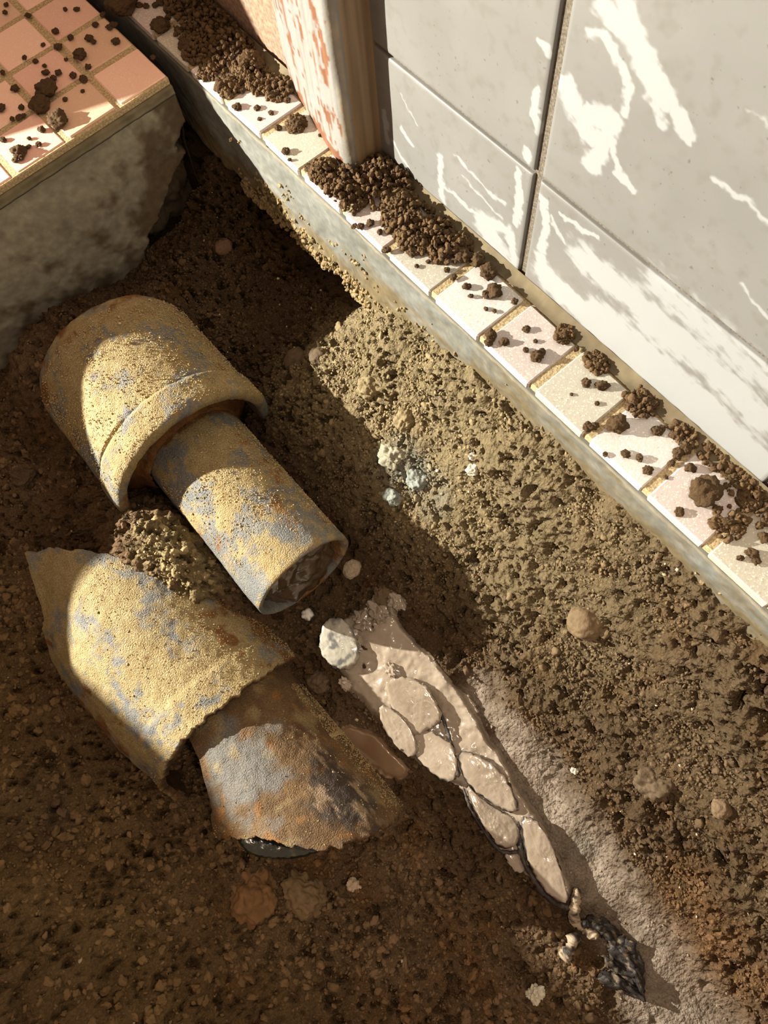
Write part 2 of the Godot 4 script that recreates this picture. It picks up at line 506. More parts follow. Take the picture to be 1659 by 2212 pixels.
func materials() -> void:
	var grain := noise_tex(FastNoiseLite.TYPE_SIMPLEX_SMOOTH, 0.05, 512, 1, Color(0.62, 0.62, 0.62), Color(1, 1, 1))
	var pits := noise_tex(FastNoiseLite.TYPE_CELLULAR, 0.035, 512, 2, Color.WHITE, Color.BLACK, 4)
	var sand := noise_tex(FastNoiseLite.TYPE_CELLULAR, 0.09, 512, 4, Color.WHITE, Color.BLACK, 2)
	material("soil", Color(1, 1, 1), 0.95, {"vc": true, "tex": grain, "bump": pits, "relief": 0.34, "tri": 13.0, "spec": 0.25})
	material("crumb", Color(1, 1, 1), 0.95, {"vc": true, "spec": 0.25, "bump": pits, "relief": 0.07, "tri": 24.0})
	material("clod", Color(0.125, 0.078, 0.042).linear_to_srgb(), 0.95, {"spec": 0.25, "bump": pits, "relief": 0.07, "tri": 24.0, "tex": grain})
	var mottle := noise_tex(FastNoiseLite.TYPE_SIMPLEX_SMOOTH, 0.014, 512, 6, Color(0.8, 0.8, 0.8), Color(1, 1, 1), 6)
	material("concrete", Color(0.79, 0.79, 0.79), 0.9, {"vc": true, "tex": mottle, "bump": mottle, "relief": 0.05, "tri": 9.0, "spec": 0.3})
	material("iron", Color(1, 1, 1), 0.8, {"vc": true, "tex": grain, "bump": sand, "relief": 0.1, "tri": 16.0, "spec": 0.4})
	material("sand_grain", Color(1, 1, 1), 0.85, {"vc": true, "spec": 0.4})
	material("mud", Color(1, 1, 1), 0.22, {"vc": true, "bump": grain, "relief": 0.05, "tri": 9.0, "spec": 0.5, "coat": 0.6, "coat_rough": 0.08})
	material("black_rag", Color(1, 1, 1), 0.55, {"vc": true, "spec": 0.35, "bump": grain, "relief": 0.08, "tri": 20.0})
	material("stone", Color(1, 1, 1), 0.85, {"vc": true, "bump": pits, "relief": 0.05, "tri": 20.0})
	material("paint", Color(1, 1, 1), 0.5, {"vc": true, "bump": grain, "relief": 0.05, "tri": 8.0})
	material("mortar", Color(0.56, 0.47, 0.30).linear_to_srgb(), 0.95, {"tex": grain, "bump": pits, "relief": 0.08, "tri": 12.0, "spec": 0.2})
	material("grout", Color(0.74, 0.58, 0.34).linear_to_srgb(), 0.95, {"tex": grain, "bump": pits, "relief": 0.05, "tri": 14.0, "spec": 0.2})
	material("wall_grout", Color(0.24, 0.205, 0.165).linear_to_srgb(), 0.95, {"tex": grain, "bump": pits, "relief": 0.05, "tri": 14.0, "spec": 0.2})
	material("plaster", Color(0.42, 0.26, 0.18).linear_to_srgb(), 0.9, {"tex": grain, "tri": 6.0})
	material("shade_board", Color(0.34, 0.24, 0.15).linear_to_srgb(), 0.8, {"tex": grain, "tri": 5.0})
	# terrazzo: pale chips in a pinkish ground
	var im := Image.create(512, 512, false, Image.FORMAT_RGB8)
	var r2 := RandomNumberGenerator.new()
	r2.seed = 4
	for tone in 2:
		im.fill(Color(0.835, 0.812, 0.80) if tone == 0 else Color(0.95, 0.79, 0.71))
		for k in 2600:
			var s := r2.randi_range(2, 6)
			var px := r2.randi_range(0, 511); var py := r2.randi_range(0, 511)
			var w := r2.randf_range(0.4, 1.0) * (1.0 if tone == 0 else 0.35)
			var base := im.get_pixel(px, py)
			var cc := base.lerp(Color(1.0, 0.985, 0.96) if r2.randf() < 0.85 else Color(0.76, 0.72, 0.68), w)
			im.fill_rect(Rect2i(px, py, s, maxi(1, s - r2.randi_range(0, 2))), cc)
			if s > 3: im.fill_rect(Rect2i(px + 1, py - 1, s - 2, s), cc)
		var tx := ImageTexture.create_from_image(im)
		for k in 3:
			var sh: float = [1.0, 0.94, 0.89][k]
			material(["ledge_tile", "floor_tile"][tone] + str(k), Color(sh, sh * [1.0, 0.97, 1.0][k], sh * [1.0, 0.97, 0.95][k]), 0.42, {"tex": tx, "tri": 10.0, "bump": grain, "relief": 0.02})

# ---------------------------------------------------------------- floor
func floor_slabs() -> void:
	var fl := thing("floor", "broken concrete floor with mosaic tiles cut open around the trench", "floor", Vector3.ZERO, "", "structure")
	# slab below the ledge, swept along x: tile bed, rough cut face, underside
	var nu := 640
	var prof := []
	for k in 5: prof.append([-0.345 + k * 0.0195, -0.0105])
	for k in 44: prof.append([LEDGE, -0.0125 - k * 0.0026])
	for k in 6: prof.append([LEDGE - 0.004 - k * 0.02, -0.128])
	var v := PackedVector3Array(); var c := PackedColorArray()
	for j in prof.size():
		for i in nu:
			var x := -1.15 + 2.0 * i / (nu - 1.0)
			var p := Vector3(x, prof[j][1], prof[j][0])
			var q := p
			if j >= 5 and j < 49:
				var low := -0.125 + 0.022 * nz(Vector3(x, 0, 0), 9.0) + 0.006 * nz(Vector3(x, 0, 4), 60.0)
				if x < -0.42: low += 0.012
				var f := (j - 5) / 43.0
				q.y = lerpf(-0.0125, low, f)
				var cl := clampf((f - 0.5) * 2.0, 0, 1)
				q.z += 0.0016 * nz(q, 22.0) + 0.0009 * nz(q, 120.0) + cl * (0.005 * lump(q, 55.0) + 0.003 * lump2(q, 150.0)) - (0.004 * (f - 0.93) / 0.07 if f > 0.93 else 0.0)
			elif j >= 49:
				q.y = -0.122 + 0.02 * nz(Vector3(x, 0, 0), 9.0) + 0.006 * nz(q, 60.0) + (0.012 if x < -0.42 else 0.0)
			v.append(q)
			var col := Color(0.40, 0.405, 0.375).lerp(Color(0.29, 0.29, 0.26), clampf(nz(q, 12.0) + 0.4, 0, 1))
			var soil_film := clampf((-q.y - (0.056 if x < -0.4 else (0.034 if x < -0.25 else 0.010))) / 0.04 + 1.1 * nz(Vector3(q.x * 0.5, q.y * 2.0, 2), 26.0) + (0.25 if nz(Vector3(q.x * 0.35, q.y * 3.0, 5), 60.0) > 0.38 else 0.0), 0, 1)
			if j >= 5: col = col.lerp(Color(0.30, 0.23, 0.125), soil_film * 0.95)
			if j >= 5 and q.y > -0.0132: col = Color(0.50, 0.44, 0.32)
			c.append(col)
	obj("ledge_slab", grid(nu, prof.size(), v, c), M.concrete, fl)
	# slab at the head of the trench, swept along z; its near corner has broken away
	var nw := 420
	v = PackedVector3Array(); c = PackedColorArray()
	var rows := []
	for k in 4: rows.append([-0.30 + k * 0.098, -0.0105])
	for k in 80: rows.append([0.0, -0.022 - k * 0.0024])
	for k in 4: rows.append([-0.003 - k * 0.08, -0.212])
	for j in rows.size():
		for i in nw:
			var z := lerpf(-0.2455, 0.70, pow(i / (nw - 1.0), 1.35))
			var q := Vector3(EDGE + rows[j][0], rows[j][1], z)
			if j >= 4:
				var rim := -0.235 + 0.10 * smoothstep(-0.07, -0.20, q.y) + 0.016 * nz(Vector3(1, q.y, 3), 40.0)
				var gone := smoothstep(0.0, 0.010, rim - z) * smoothstep(-0.045, -0.075, q.y)
				q.x -= gone * (0.030 + 0.012 * nz(q, 30.0) + 0.012 * lump(q, 40.0))
				q.x += 0.0022 * nz(q, 14.0) + 0.0008 * nz(q, 90.0)
			v.append(q)
			var col := Color(0.78, 0.73, 0.57).lerp(Color(0.58, 0.54, 0.43), clampf(nz(q + Vector3(0, 0, 3), 8.0) + 0.5, 0, 1))
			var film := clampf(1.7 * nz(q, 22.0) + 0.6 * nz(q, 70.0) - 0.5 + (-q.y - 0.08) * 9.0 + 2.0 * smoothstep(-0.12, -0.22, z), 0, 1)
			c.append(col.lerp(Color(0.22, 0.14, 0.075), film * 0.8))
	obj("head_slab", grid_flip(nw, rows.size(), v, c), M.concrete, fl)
	# side of that slab inside the saw cut
	v = PackedVector3Array(); c = PackedColorArray()
	for j in 24:
		for i in 60:
			var q := Vector3(EDGE - 0.42 * (1.0 - i / 59.0), -0.0105 - j * 0.0087, -0.2455)
			q.z += 0.002 * nz(q, 30.0) + (0.010 * smoothstep(0.03, 0.0, EDGE - q.x) * smoothstep(-0.02, -0.1, q.y))
			v.append(q)
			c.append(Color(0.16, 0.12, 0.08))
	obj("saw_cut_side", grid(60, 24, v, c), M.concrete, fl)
	# yellowish mortar bed under the tiles, standing a little proud of the slab face
	v = PackedVector3Array(); c = PackedColorArray()
	for j in 8:
		for i in 400:
			var z := -0.2445 + 0.9 * i / 399.0
			var q := Vector3(EDGE + 0.0035, -0.0085 - 0.0017 * j, z)
			if j == 0: q.x -= 0.010
			if j == 7: q.x -= 0.012
			if j > 0 and j < 7: q.x += 0.0012 * nz(q, 45.0) + (0.0015 if j == 6 else 0.0)
			v.append(q)
			c.append(Color(0.44, 0.38, 0.245).lerp(Color(0.33, 0.285, 0.18), clampf(nz(q, 30.0) + 0.3, 0, 1)) if j < 6 else Color(0.52, 0.49, 0.38))
	obj("mortar_bed", grid_flip(400, 8, v, c), M.concrete, fl)
	# grout: the bed that shows between the tiles
	obj("grout", slab_box(Vector3(0.50, 0.008, 1.0), 0.001), M.grout, fl, Vector3(EDGE - 0.249, -0.0055, -0.2445 + 0.5))
	obj("grout", slab_box(Vector3(2.0, 0.008, 0.0665), 0.001), M.grout, fl, Vector3(-0.15, -0.0055, LEDGE - 0.0362))
	# tiles
	var forms := []
	for k in 4:
		var e := rng.randf_range(-0.0008, 0.0008)
		forms.append(slab_box(Vector3(0.0540 + e, 0.009, 0.0545 - e), 0.0012))
	var k2 := 0
	for i in range(-9, 12):
		var x := -0.2730 + i * 0.0617
		if x < EDGE + 0.0 and x > EDGE - 0.0: continue
		var t := obj("tile", forms[k2 % 4], M["ledge_tile" + str(k2 % 3)], fl, Vector3(x, -0.0045 + rng.randf_range(-0.0005, 0.0004), LEDGE - 0.0280))
		t.rotation = Vector3(rng.randf_range(-0.01, 0.01), rng.randf_range(-0.012, 0.012), rng.randf_range(-0.01, 0.01))
		k2 += 1
	for i in 8:
		for j in 12:
			var p := Vector3(EDGE - 0.0285 - i * 0.0617, -0.0045 + rng.randf_range(-0.0006, 0.0004), -0.2165 + j * 0.0617)
			var t := obj("tile", forms[(k2 * 7 + i) % 4], M["floor_tile" + str((i * 5 + j * 2) % 3)], fl, p)
			t.rotation = Vector3(rng.randf_range(-0.008, 0.008), rng.randf_range(-0.012, 0.012), rng.randf_range(-0.008, 0.008))
			k2 += 1

func grid_flip(nu: int, nv: int, v: PackedVector3Array, c: PackedColorArray) -> ArrayMesh:
	var w := PackedVector3Array(); var d := PackedColorArray()
	for j in range(nv - 1, -1, -1):
		for i in nu:
			w.append(v[j * nu + i]); d.append(c[j * nu + i])
	return grid(nu, nv, w, d)

# ---------------------------------------------------------------- wall
func wall() -> void:
	var w := thing("wall_right", "pale grey tiled wall with smeared white paint along the ledge", "wall", Vector3.ZERO, "", "structure")
	obj("wall_core", slab_box(Vector3(2.4, 1.3, 0.12), 0.002), M.wall_grout, w, Vector3(0.0, 0.64, WALL - 0.0632))
	obj("plaster_panel", slab_box(Vector3(0.60, 1.3, 0.004), 0.001), M.plaster, w, Vector3(-0.86, 0.645, WALL - 0.005))
	var jx := on_z(1120, 620, WALL).x
	var jy := on_z(1165, 385, WALL).y
	# one picture of the smears for the whole wall: x from -0.5 to 0.4, y from 0 to 0.45
	var W := 1440; var H := 720
	var im := Image.create(W, H, false, Image.FORMAT_RGB8)
	var strokes := []
	for s in smears():
		var pts := []
		for k in range(2, s.size(), 2):
			var q := on_z(s[k], s[k + 1], WALL)
			pts.append(Vector2(q.x, q.y))
		strokes.append([s[0], s[1], pts])
	var paint := PackedFloat32Array()
	paint.resize(W * H)
	for s in strokes:
		for k in range(s[2].size() - 1):
			var p0: Vector2 = s[2][k]; var p1: Vector2 = s[2][k + 1]
			var r: float = s[0]
			var x0 := clampi(int((minf(p0.x, p1.x) - r + 0.5) / 0.9 * W), 0, W - 1)
			var x1 := clampi(int((maxf(p0.x, p1.x) + r + 0.5) / 0.9 * W), 0, W - 1)
			var y0 := clampi(int((minf(p0.y, p1.y) - r) / 0.45 * H), 0, H - 1)
			var y1 := clampi(int((maxf(p0.y, p1.y) + r) / 0.45 * H), 0, H - 1)
			for j in range(y0, y1 + 1):
				for i in range(x0, x1 + 1):
					var q := Vector2(i * 0.9 / W - 0.5, j * 0.45 / H)
					q += Vector2(fine.get_noise_2d(q.x * 60.0, q.y * 60.0), fine.get_noise_2d(q.x * 60.0 + 9.0, q.y * 60.0)) * 0.0038
					var d := q.distance_to(Geometry2D.get_closest_point_to_segment(q, p0, p1)) / r
					if d < 1.0:
						paint[j * W + i] = maxf(paint[j * W + i], (1.0 - d) * s[1])
	for j in H:
		for i in W:
			var q := Vector3(i * 0.9 / W - 0.5, j * 0.45 / H, 0)
			var base := Color(0.455, 0.452, 0.445).lerp(Color(0.505, 0.502, 0.498), nz(q, 9.0) * 0.6 + 0.5)
			base = base.lerp(Color(0.425, 0.418, 0.39), clampf(nz(q + Vector3(4, 4, 4), 60.0) * 0.8 - 0.1, 0, 0.5))
			if nz(q, 150.0) > 0.62: base = base * 0.82
			# damp wall foot washed with thin paint
			var a := paint[j * W + i]
			if a > 0.0:
				var dry := 0.5 + 0.5 * fine.get_noise_3d(q.x * 70.0 + q.y * 20.0, q.y * 80.0 - q.x * 20.0, 3.0)
				var streak := 0.5 + 0.5 * fine.get_noise_3d(q.x * 24.0 - q.y * 50.0, q.y * 170.0 + q.x * 40.0, 8.0)
				var m := smoothstep(0.0, 0.46, a * 1.45 - (0.52 * dry + 0.58 * streak - 0.24))
				base = base.lerp(Color(0.63, 0.64, 0.65), m * clampf(0.3 + a * 1.3, 0, 0.9))
			im.set_pixel(i, H - 1 - j, base)
	var tx := ImageTexture.create_from_image(im)
	var glaze := material("wall_tile", Color(1, 1, 1), 0.45, {"tex": tx})
	# tiles: three columns, a cut row at the foot and a full one above
	var cols := [[-0.505, jx - 0.0032], [jx + 0.0036, -0.0025], [0.0015, 0.262], [0.266, 0.52]]
	var rws := [[0.006, jy - 0.0016], [jy + 0.0016, jy + 0.30], [jy + 0.3035, jy + 0.62]]
	for cc in cols:
		for rr in rws:
			var t := obj("tile", wall_tile(cc[0], cc[1], rr[0], rr[1]), glaze, w, Vector3(0, 0, rng.randf_range(-0.0004, 0.0004)))
			t.rotation.x = 0.0
	# mortar fillet along the foot of the wall
	var v := PackedVector3Array(); var c := PackedColorArray()
	for j in 7:
		for i in 420:
			var x := -1.1 + 1.9 * i / 419.0
			var f := j / 6.0
			var q := Vector3(x, 0.0075 * (1.0 - f) * (1.0 - f) + 0.0002, WALL + 0.0002 + 0.0105 * f)
			q += Vector3(0, 0.0016, 0.0008) * nz(q, 60.0) * (1.0 - f * 0.6)
			q.z += 0.0025 * nz(Vector3(x, 0, 1), 18.0) * f
			v.append(q)
			c.append(Color(0.40, 0.33, 0.21).lerp(Color(0.28, 0.22, 0.14), clampf(nz(q, 25.0) + 0.5, 0, 1)))
	obj("mortar_fillet", grid_flip(420, 7, v, c), M.concrete, w)

func wall_tile(x0: float, x1: float, y0: float, y1: float) -> ArrayMesh:
	# pillowed tile, bevelled towards its edges
	var v := PackedVector3Array(); var uv := PackedVector2Array()
	var us := [0.0, 0.0, 0.0015, 0.004]; var e := 9
	var xs2 := []; var ys2 := []; var zx := []; var zy := []
	for k in [[0.0, -0.006], [0.0002, -0.0016], [0.0012, -0.0004], [0.004, 0.0]]:
		xs2.append(x0 + k[0]); zx.append(k[1]); ys2.append(y0 + k[0]); zy.append(k[1])
	for k in range(1, e):
		xs2.append(lerpf(x0 + 0.004, x1 - 0.004, k / float(e))); zx.append(0.0)
		ys2.append(lerpf(y0 + 0.004, y1 - 0.004, k / float(e))); zy.append(0.0)
	for k in [[0.004, 0.0], [0.0012, -0.0004], [0.0002, -0.0016], [0.0, -0.006]]:
		xs2.append(x1 - k[0]); zx.append(k[1]); ys2.append(y1 - k[0]); zy.append(k[1])
	for j in ys2.size():
		for i in xs2.size():
			v.append(Vector3(xs2[i], ys2[j], WALL + minf(zx[i], zy[j])))
			uv.append(Vector2((xs2[i] + 0.5) / 0.9, 1.0 - ys2[j] / 0.45))
	return grid(xs2.size(), ys2.size(), v, PackedColorArray(), false, uv)

func smears() -> Array:
	# radius, strength, then points along the smear
	return [
		[0.012, 0.9, 1300, 20, 1340, 60, 1375, 110, 1400, 170, 1430, 230], [0.010, 0.9, 1345, 0, 1380, 90, 1440, 210, 1480, 290], [0.006, 0.7, 1265, 75, 1310, 70], [0.006, 0.8, 1310, 80, 1340, 150, 1360, 190, 1345, 250],
		[0.008, 0.7, 1400, 200, 1430, 270], [0.006, 0.9, 1470, 240, 1488, 300], [0.013, 1.0, 1225, 190, 1240, 240, 1270, 290], [0.012, 1.0, 1270, 250, 1320, 260, 1290, 330, 1275, 360], [0.006, 0.8, 1320, 290, 1330, 370, 1368, 415],
		[0.007, 1.0, 1160, 195, 1152, 245, 1163, 280], [0.005, 0.9, 1168, 95, 1182, 110], [0.006, 1.0, 1136, 325, 1140, 350], [0.005, 0.6, 1540, 390, 1600, 430, 1659, 480], [0.004, 0.6, 1600, 610, 1650, 690], [0.004, 0.5, 1610, 235, 1659, 270],
		[0.007, 1.0, 1120, 375, 1122, 430, 1115, 480], [0.010, 0.9, 1060, 480, 1100, 500, 1110, 570], [0.026, 0.9, 1050, 490, 1080, 560], [0.008, 0.8, 950, 340, 955, 430], [0.005, 0.7, 960, 400, 1010, 450, 1060, 480], [0.006, 0.7, 870, 280, 890, 310],
		[0.004, 0.55, 980, 330, 1060, 420, 1090, 440], [0.004, 0.5, 1000, 380, 1080, 470], [0.006, 0.7, 830, 240, 838, 310], [0.004, 0.5, 866, 205, 900, 270], [0.020, 0.8, 900, 420, 990, 490, 1070, 570, 1110, 600], [0.005, 0.7, 850, 310, 880, 360],
		[0.007, 1.0, 1172, 430, 1180, 480, 1170, 540], [0.012, 1.0, 1165, 560, 1190, 600, 1250, 650], [0.024, 1.0, 1180, 600, 1280, 700, 1380, 790, 1480, 880, 1600, 980], [0.034, 1.0, 1300, 690, 1400, 770, 1540, 900, 1640, 1000], [0.030, 0.75, 1260, 560, 1360, 640, 1450, 720, 1600, 850],
		[0.030, 0.8, 1400, 700, 1520, 780, 1640, 900], [0.004, 0.8, 1215, 465, 1260, 500, 1290, 510], [0.004, 0.6, 1190, 470, 1220, 530], [0.034, 0.6, 1420, 620, 1560, 740, 1650, 830], [0.006, 0.7, 1600, 740, 1659, 800]]

# ---------------------------------------------------------------- door post
func door_post() -> void:
	# upright moulded post: a rounded face towards the trench and a square return beside the tiles
	var out := []
	var a := Vector2(-0.565, WALL - 0.006); var b := Vector2(-0.462, -0.291)
	for p in [[610, 130], [640, 200], [680, 270], [715, 330], [748, 372]]:
		var q := at(p[0], p[1], 0.0)
		out.append(Vector2(q.x, q.z))
	var corner := at(762, 378); var ret := at(826, 345)
	var pts := PackedVector2Array()
	pts.append(Vector2(out[0].x - 0.004, WALL - 0.012))
	for k in out.size() - 1:
		for s in 10:
			pts.append(out[k].lerp(out[k + 1], s / 10.0))
	pts.append(out[out.size() - 1])
	var c1 := Vector2(corner.x, corner.z)
	var c2 := Vector2(ret.x, WALL - 0.012)
	for s in range(1, 8):
		var f := s / 8.0
		pts.append(out[out.size() - 1].lerp(c1, f).lerp(c1.lerp(c2, 0.25), f))
	for s in 14:
		pts.append(c1.lerp(c2, 0.25 + 0.75 * s / 13.0))
	# smooth the outline
	for pass_ in 3:
		var q := pts.duplicate()
		for k in range(1, pts.size() - 1): q[k] = (pts[k - 1] + pts[k] * 2.0 + pts[k + 1]) / 4.0
		pts = q
	var nu := pts.size(); var nv := 150
	var v := PackedVector3Array(); var c := PackedColorArray()
	var turn := 0
	for k in nu:
		if pts[k].y > pts[turn].y: turn = k
	for j in nv:
		var y := 0.0005 + (0.0024 * j if j < 130 else 0.312 + (j - 130) * 0.05)
		for i in nu:
			var p := Vector3(pts[i].x, y, pts[i].y)
			var wob := 0.0009 * nz(Vector3(p.x * 40.0, y * 6.0, p.z * 40.0), 1.0)
			v.append(p + Vector3(wob, 0, wob))
			var s := float(i - turn) / nu
			var grain := fine.get_noise_3d(p.x * 150.0, y * 10.0, p.z * 150.0)
			var chip := fine.get_noise_3d(p.x * 70.0 + y * 16.0, y * 26.0 + 5.0, p.z * 60.0)
			var col := Color(0.24, 0.235, 0.225).lerp(Color(0.155, 0.142, 0.125), clampf(grain * 1.2, 0, 1))
			var red := Color(0.15, 0.05, 0.022).lerp(Color(0.19, 0.09, 0.045), clampf(grain + 0.4, 0, 1))
			if s < 0.10:
				var bare := chip * 1.2 + 0.45 * grain - 0.30 + 0.55 * exp(-pow((s + 0.075) / 0.06, 2.0)) * smoothstep(0.20, 0.02, y) + 0.35 * smoothstep(0.022, 0.0, y)
				if i < 36: bare += 0.4 * smoothstep(0.014, 0.004, y)
				col = col.lerp(red, smoothstep(0.02, 0.16, bare))
				if absf(s - 0.05) < 0.03: col = col.lerp(Color(0.42, 0.37, 0.29), clampf(0.6 + chip, 0, 0.9))
			else:
				col = Color(0.32, 0.225, 0.13).lerp(Color(0.18, 0.115, 0.06), clampf(0.5 + fine.get_noise_3d(p.z * 160.0, y * 3.0, 1.0) * 1.2, 0, 1))
			c.append(col)
	var t := thing("door_post", "upright wooden door post with worn white paint over red beside the tiled wall", "door post", Vector3.ZERO)
	obj("post_body", grid(nu, nv, v, c), M.paint, t)

# ---------------------------------------------------------------- cast iron
func iron_colour(p: Vector3, up: float, rust: float) -> Color:
	var metal := Color(0.22, 0.228, 0.235).lerp(Color(0.32, 0.315, 0.295), clampf(nz(p, 20.0) + 0.4, 0, 1))
	var sandy := Color(0.50, 0.395, 0.205).lerp(Color(0.40, 0.29, 0.13), clampf(nz(p, 60.0) + 0.3, 0, 1))
	var orange := Color(0.33, 0.155, 0.05).lerp(Color(0.20, 0.09, 0.035), clampf(nz(p, 50.0) + 0.4, 0, 1))
	var c := metal.lerp(sandy, smoothstep(-0.2, 0.25, 0.9 * nz(p + Vector3(2, 2, 2), 17.0) + 0.5 * nz(p, 90.0) + 0.35 * up - 0.05))
	return c.lerp(orange, smoothstep(0.0, 0.3, rust + 0.8 * nz(p + Vector3(7, 1, 1), 22.0) + 0.3 * nz(p, 120.0) - 0.35 * up))

# revolve a profile [x, r] about the line y = cy, z = cz
func lathe(prof: Array, cy: float, cz: float, nu: int, rust: Callable, amp := 0.0008, bare := 0.0, slit := 9.0) -> ArrayMesh:
	var v := PackedVector3Array(); var c := PackedColorArray()
	for j in prof.size():
		for i in nu:
			var f := TAU * i / (nu - 1.0)
			var d := Vector3(0, cos(f), sin(f))
			var p: Vector3 = Vector3(prof[j][0], cy, cz) + d * prof[j][1]
			var e := amp * (nz(p, 28.0) * 1.4 + nz(p, 110.0) * 0.7)
			if absf(prof[j][0] - slit) < 0.0013: e -= 0.006 * smoothstep(0.15, 0.5, d.z + 0.5 * nz(p, 26.0))
			p += d * e + Vector3(amp * 0.8 * nz(p + Vector3(5, 0, 0), 50.0), 0, 0)
			v.append(p)
			c.append(iron_colour(p, d.y - bare * (1.0 + 0.8 * d.z), rust.call(p, d)))
	return grid(nu, prof.size(), v, c, true)

func dense(prof: Array, step: float) -> Array:
	var out := []
	for k in prof.size() - 1:
		var a: Array = prof[k]; var b: Array = prof[k + 1]
		var n := maxi(1, int(Vector2(a[0], a[1]).distance_to(Vector2(b[0], b[1])) / step))
		for s in n: out.append([lerpf(a[0], b[0], s / float(n)), lerpf(a[1], b[1], s / float(n))])
	out.append(prof[-1])
	return out

func pipe() -> void:
	var t := thing("cast_iron_pipe", "rusty cast iron drain pipe with bell socket coming out of the trench soil", "pipe", Vector3.ZERO)
	var hub := dense([[-0.665, 0.030], [-0.620, 0.045], [-0.603, 0.070], [-0.588, 0.088], [-0.570, 0.0945], [-0.455, 0.0955], [-0.4536, 0.0950], [-0.4530, 0.0950], [-0.4524, 0.0955], [-0.4518, 0.0960], [-0.449, 0.0985], [-0.425, 0.0985], [-0.418, 0.0965], [-0.4155, 0.093], [-0.416, 0.087], [-0.420, 0.0845], [-0.452, 0.083], [-0.455, 0.078]], 0.0022)
	obj("hub", lathe(hub, PIPE_Y, PIPE_Z + 0.003, 260, func(p: Vector3, d: Vector3) -> float: return -0.15 + 0.5 * smoothstep(-0.53, -0.60, p.x) + (0.4 if p.x < -0.416 and (Vector2(p.y - PIPE_Y, p.z - PIPE_Z - 0.003).length() < 0.088) else 0.0), 0.0010, 0.0, -0.4525), M.iron, t)
	var joint := dense([[-0.452, 0.085], [-0.446, 0.080], [-0.441, 0.068], [-0.437, 0.062], [-0.430, 0.0585], [-0.428, 0.055]], 0.0022)
	obj("joint_packing", lathe(joint, PIPE_Y, PIPE_Z, 200, func(_p: Vector3, _d: Vector3) -> float: return 0.75, 0.0022), M.iron, t)
	var barrel := dense([[-0.447, 0.0555], [-0.425, 0.0560], [-0.30, 0.0565], [-0.242, 0.0575], [-0.2385, 0.0572], [-0.2375, 0.0555], [-0.238, 0.0525], [-0.242, 0.0515], [-0.33, 0.0510]], 0.0022)
	obj("barrel", lathe(barrel, PIPE_Y, PIPE_Z - 0.003, 240, func(p: Vector3, d: Vector3) -> float: return -0.35 + 0.75 * smoothstep(-0.415, -0.435, p.x) - 0.25 * smoothstep(-0.28, -0.24, p.x) + 0.35 * smoothstep(0.2, -0.6, d.z), 0.0006, 0.42), M.iron, t)
	# dark wet sludge that fills most of the open end
	var o := Vector3(-0.262, PIPE_Y - 0.004, PIPE_Z - 0.003)
	var plug := blob(4, func(p: Vector3) -> Vector3:
		var q := Vector3(p.x * 0.020, p.y * 0.0500, p.z * 0.0500)
		q += p * (0.012 * lump(p, 1.9) + 0.006 * lump2(p, 4.5) - 0.010)
		q.x += 0.012 * smoothstep(0.2, -0.8, p.y)
		var r := Vector2(q.y, q.z).length()
		if r > 0.0505: q.y *= 0.0505 / r; q.z *= 0.0505 / r
		return q,
		func(p: Vector3, _q: Vector3) -> Color: return Color(0.06, 0.040, 0.026).lerp(Color(0.13, 0.095, 0.065), clampf(nz(p, 2.2) + 0.2, 0, 1)))
	obj("sludge_plug", plug, M.mud, t, o)
	sand_on(t, func(k: int) -> Array:
		var f := rng.randf_range(-1.35, 1.25)
		var on_hub := rng.randf() < 0.58
		var x := rng.randf_range(-0.57, -0.418) if on_hub else rng.randf_range(-0.41, -0.243)
		var r := 0.0958 if on_hub else 0.0566
		if on_hub and x > -0.449: r = 0.0985
		var d := Vector3(0, cos(f), sin(f))
		return [Vector3(x, PIPE_Y, PIPE_Z + (0.003 if on_hub else -0.003)) + d * r, d], 9000)

# grains of sand that lie on the upper side of the iron
func sand_on(t: Node3D, place: Callable, count: int, tone := 1.0) -> void:
	var places := []
	while places.size() < count:
		var q: Array = place.call(places.size())
		var p: Vector3 = q[0]; var d: Vector3 = q[1]
		if nz(p, 24.0) * 1.2 + 0.5 * nz(p, 80.0) - 0.55 * smoothstep(0.0, -1.0, d.z) * -1.0 < rng.randf_range(-0.5, 0.5):
			if rng.randf() < 0.9:
				count -= 1 if rng.randf() < 0.35 else 0
				continue
		var s := rng.randf_range(0.0004, 0.0008)
		if rng.randf() < 0.05: s *= 1.7
		var c := Color(0.52, 0.41, 0.22).lerp(Color(0.42, 0.29, 0.13), rng.randf())
		if rng.randf() < 0.03: c = Color(0.6, 0.5, 0.36)
		c *= tone
		places.append([turned(s, p + d * s * 0.3), c])
	scatter("sand_dusting", [clod_mesh(61, 1, 0.8)], M.sand_grain, places, t)

# ---------------------------------------------------------------- broken shell of a second socket
func shard_axis(x: float) -> Vector3:
	return Vector3(x, -0.283 + 0.006 * smoothstep(-0.25, -0.46, x) + 0.018 * smoothstep(-0.20, 0.0, x), 0.121 + 0.004 * smoothstep(-0.2, 0.0, x))

func shard_r(x: float, barrel: bool) -> float:
	if barrel: return 0.0815 + 0.008 * smoothstep(-0.2, 0.0, x)
	return 0.0955 + 0.006 * exp(-pow((x + 0.33) / 0.07, 2.0)) + 0.0022 * smoothstep(-0.232, -0.222, x)

func tab(t: Array, v: float) -> float:                    # a value read between the pairs of a table
	if v <= t[0]: return t[1]
	for k in range(2, t.size(), 2):
		if v <= t[k]: return lerpf(t[k - 1], t[k + 1], (v - t[k - 2]) / (t[k] - t[k - 2]))
	return t[t.size() - 1]

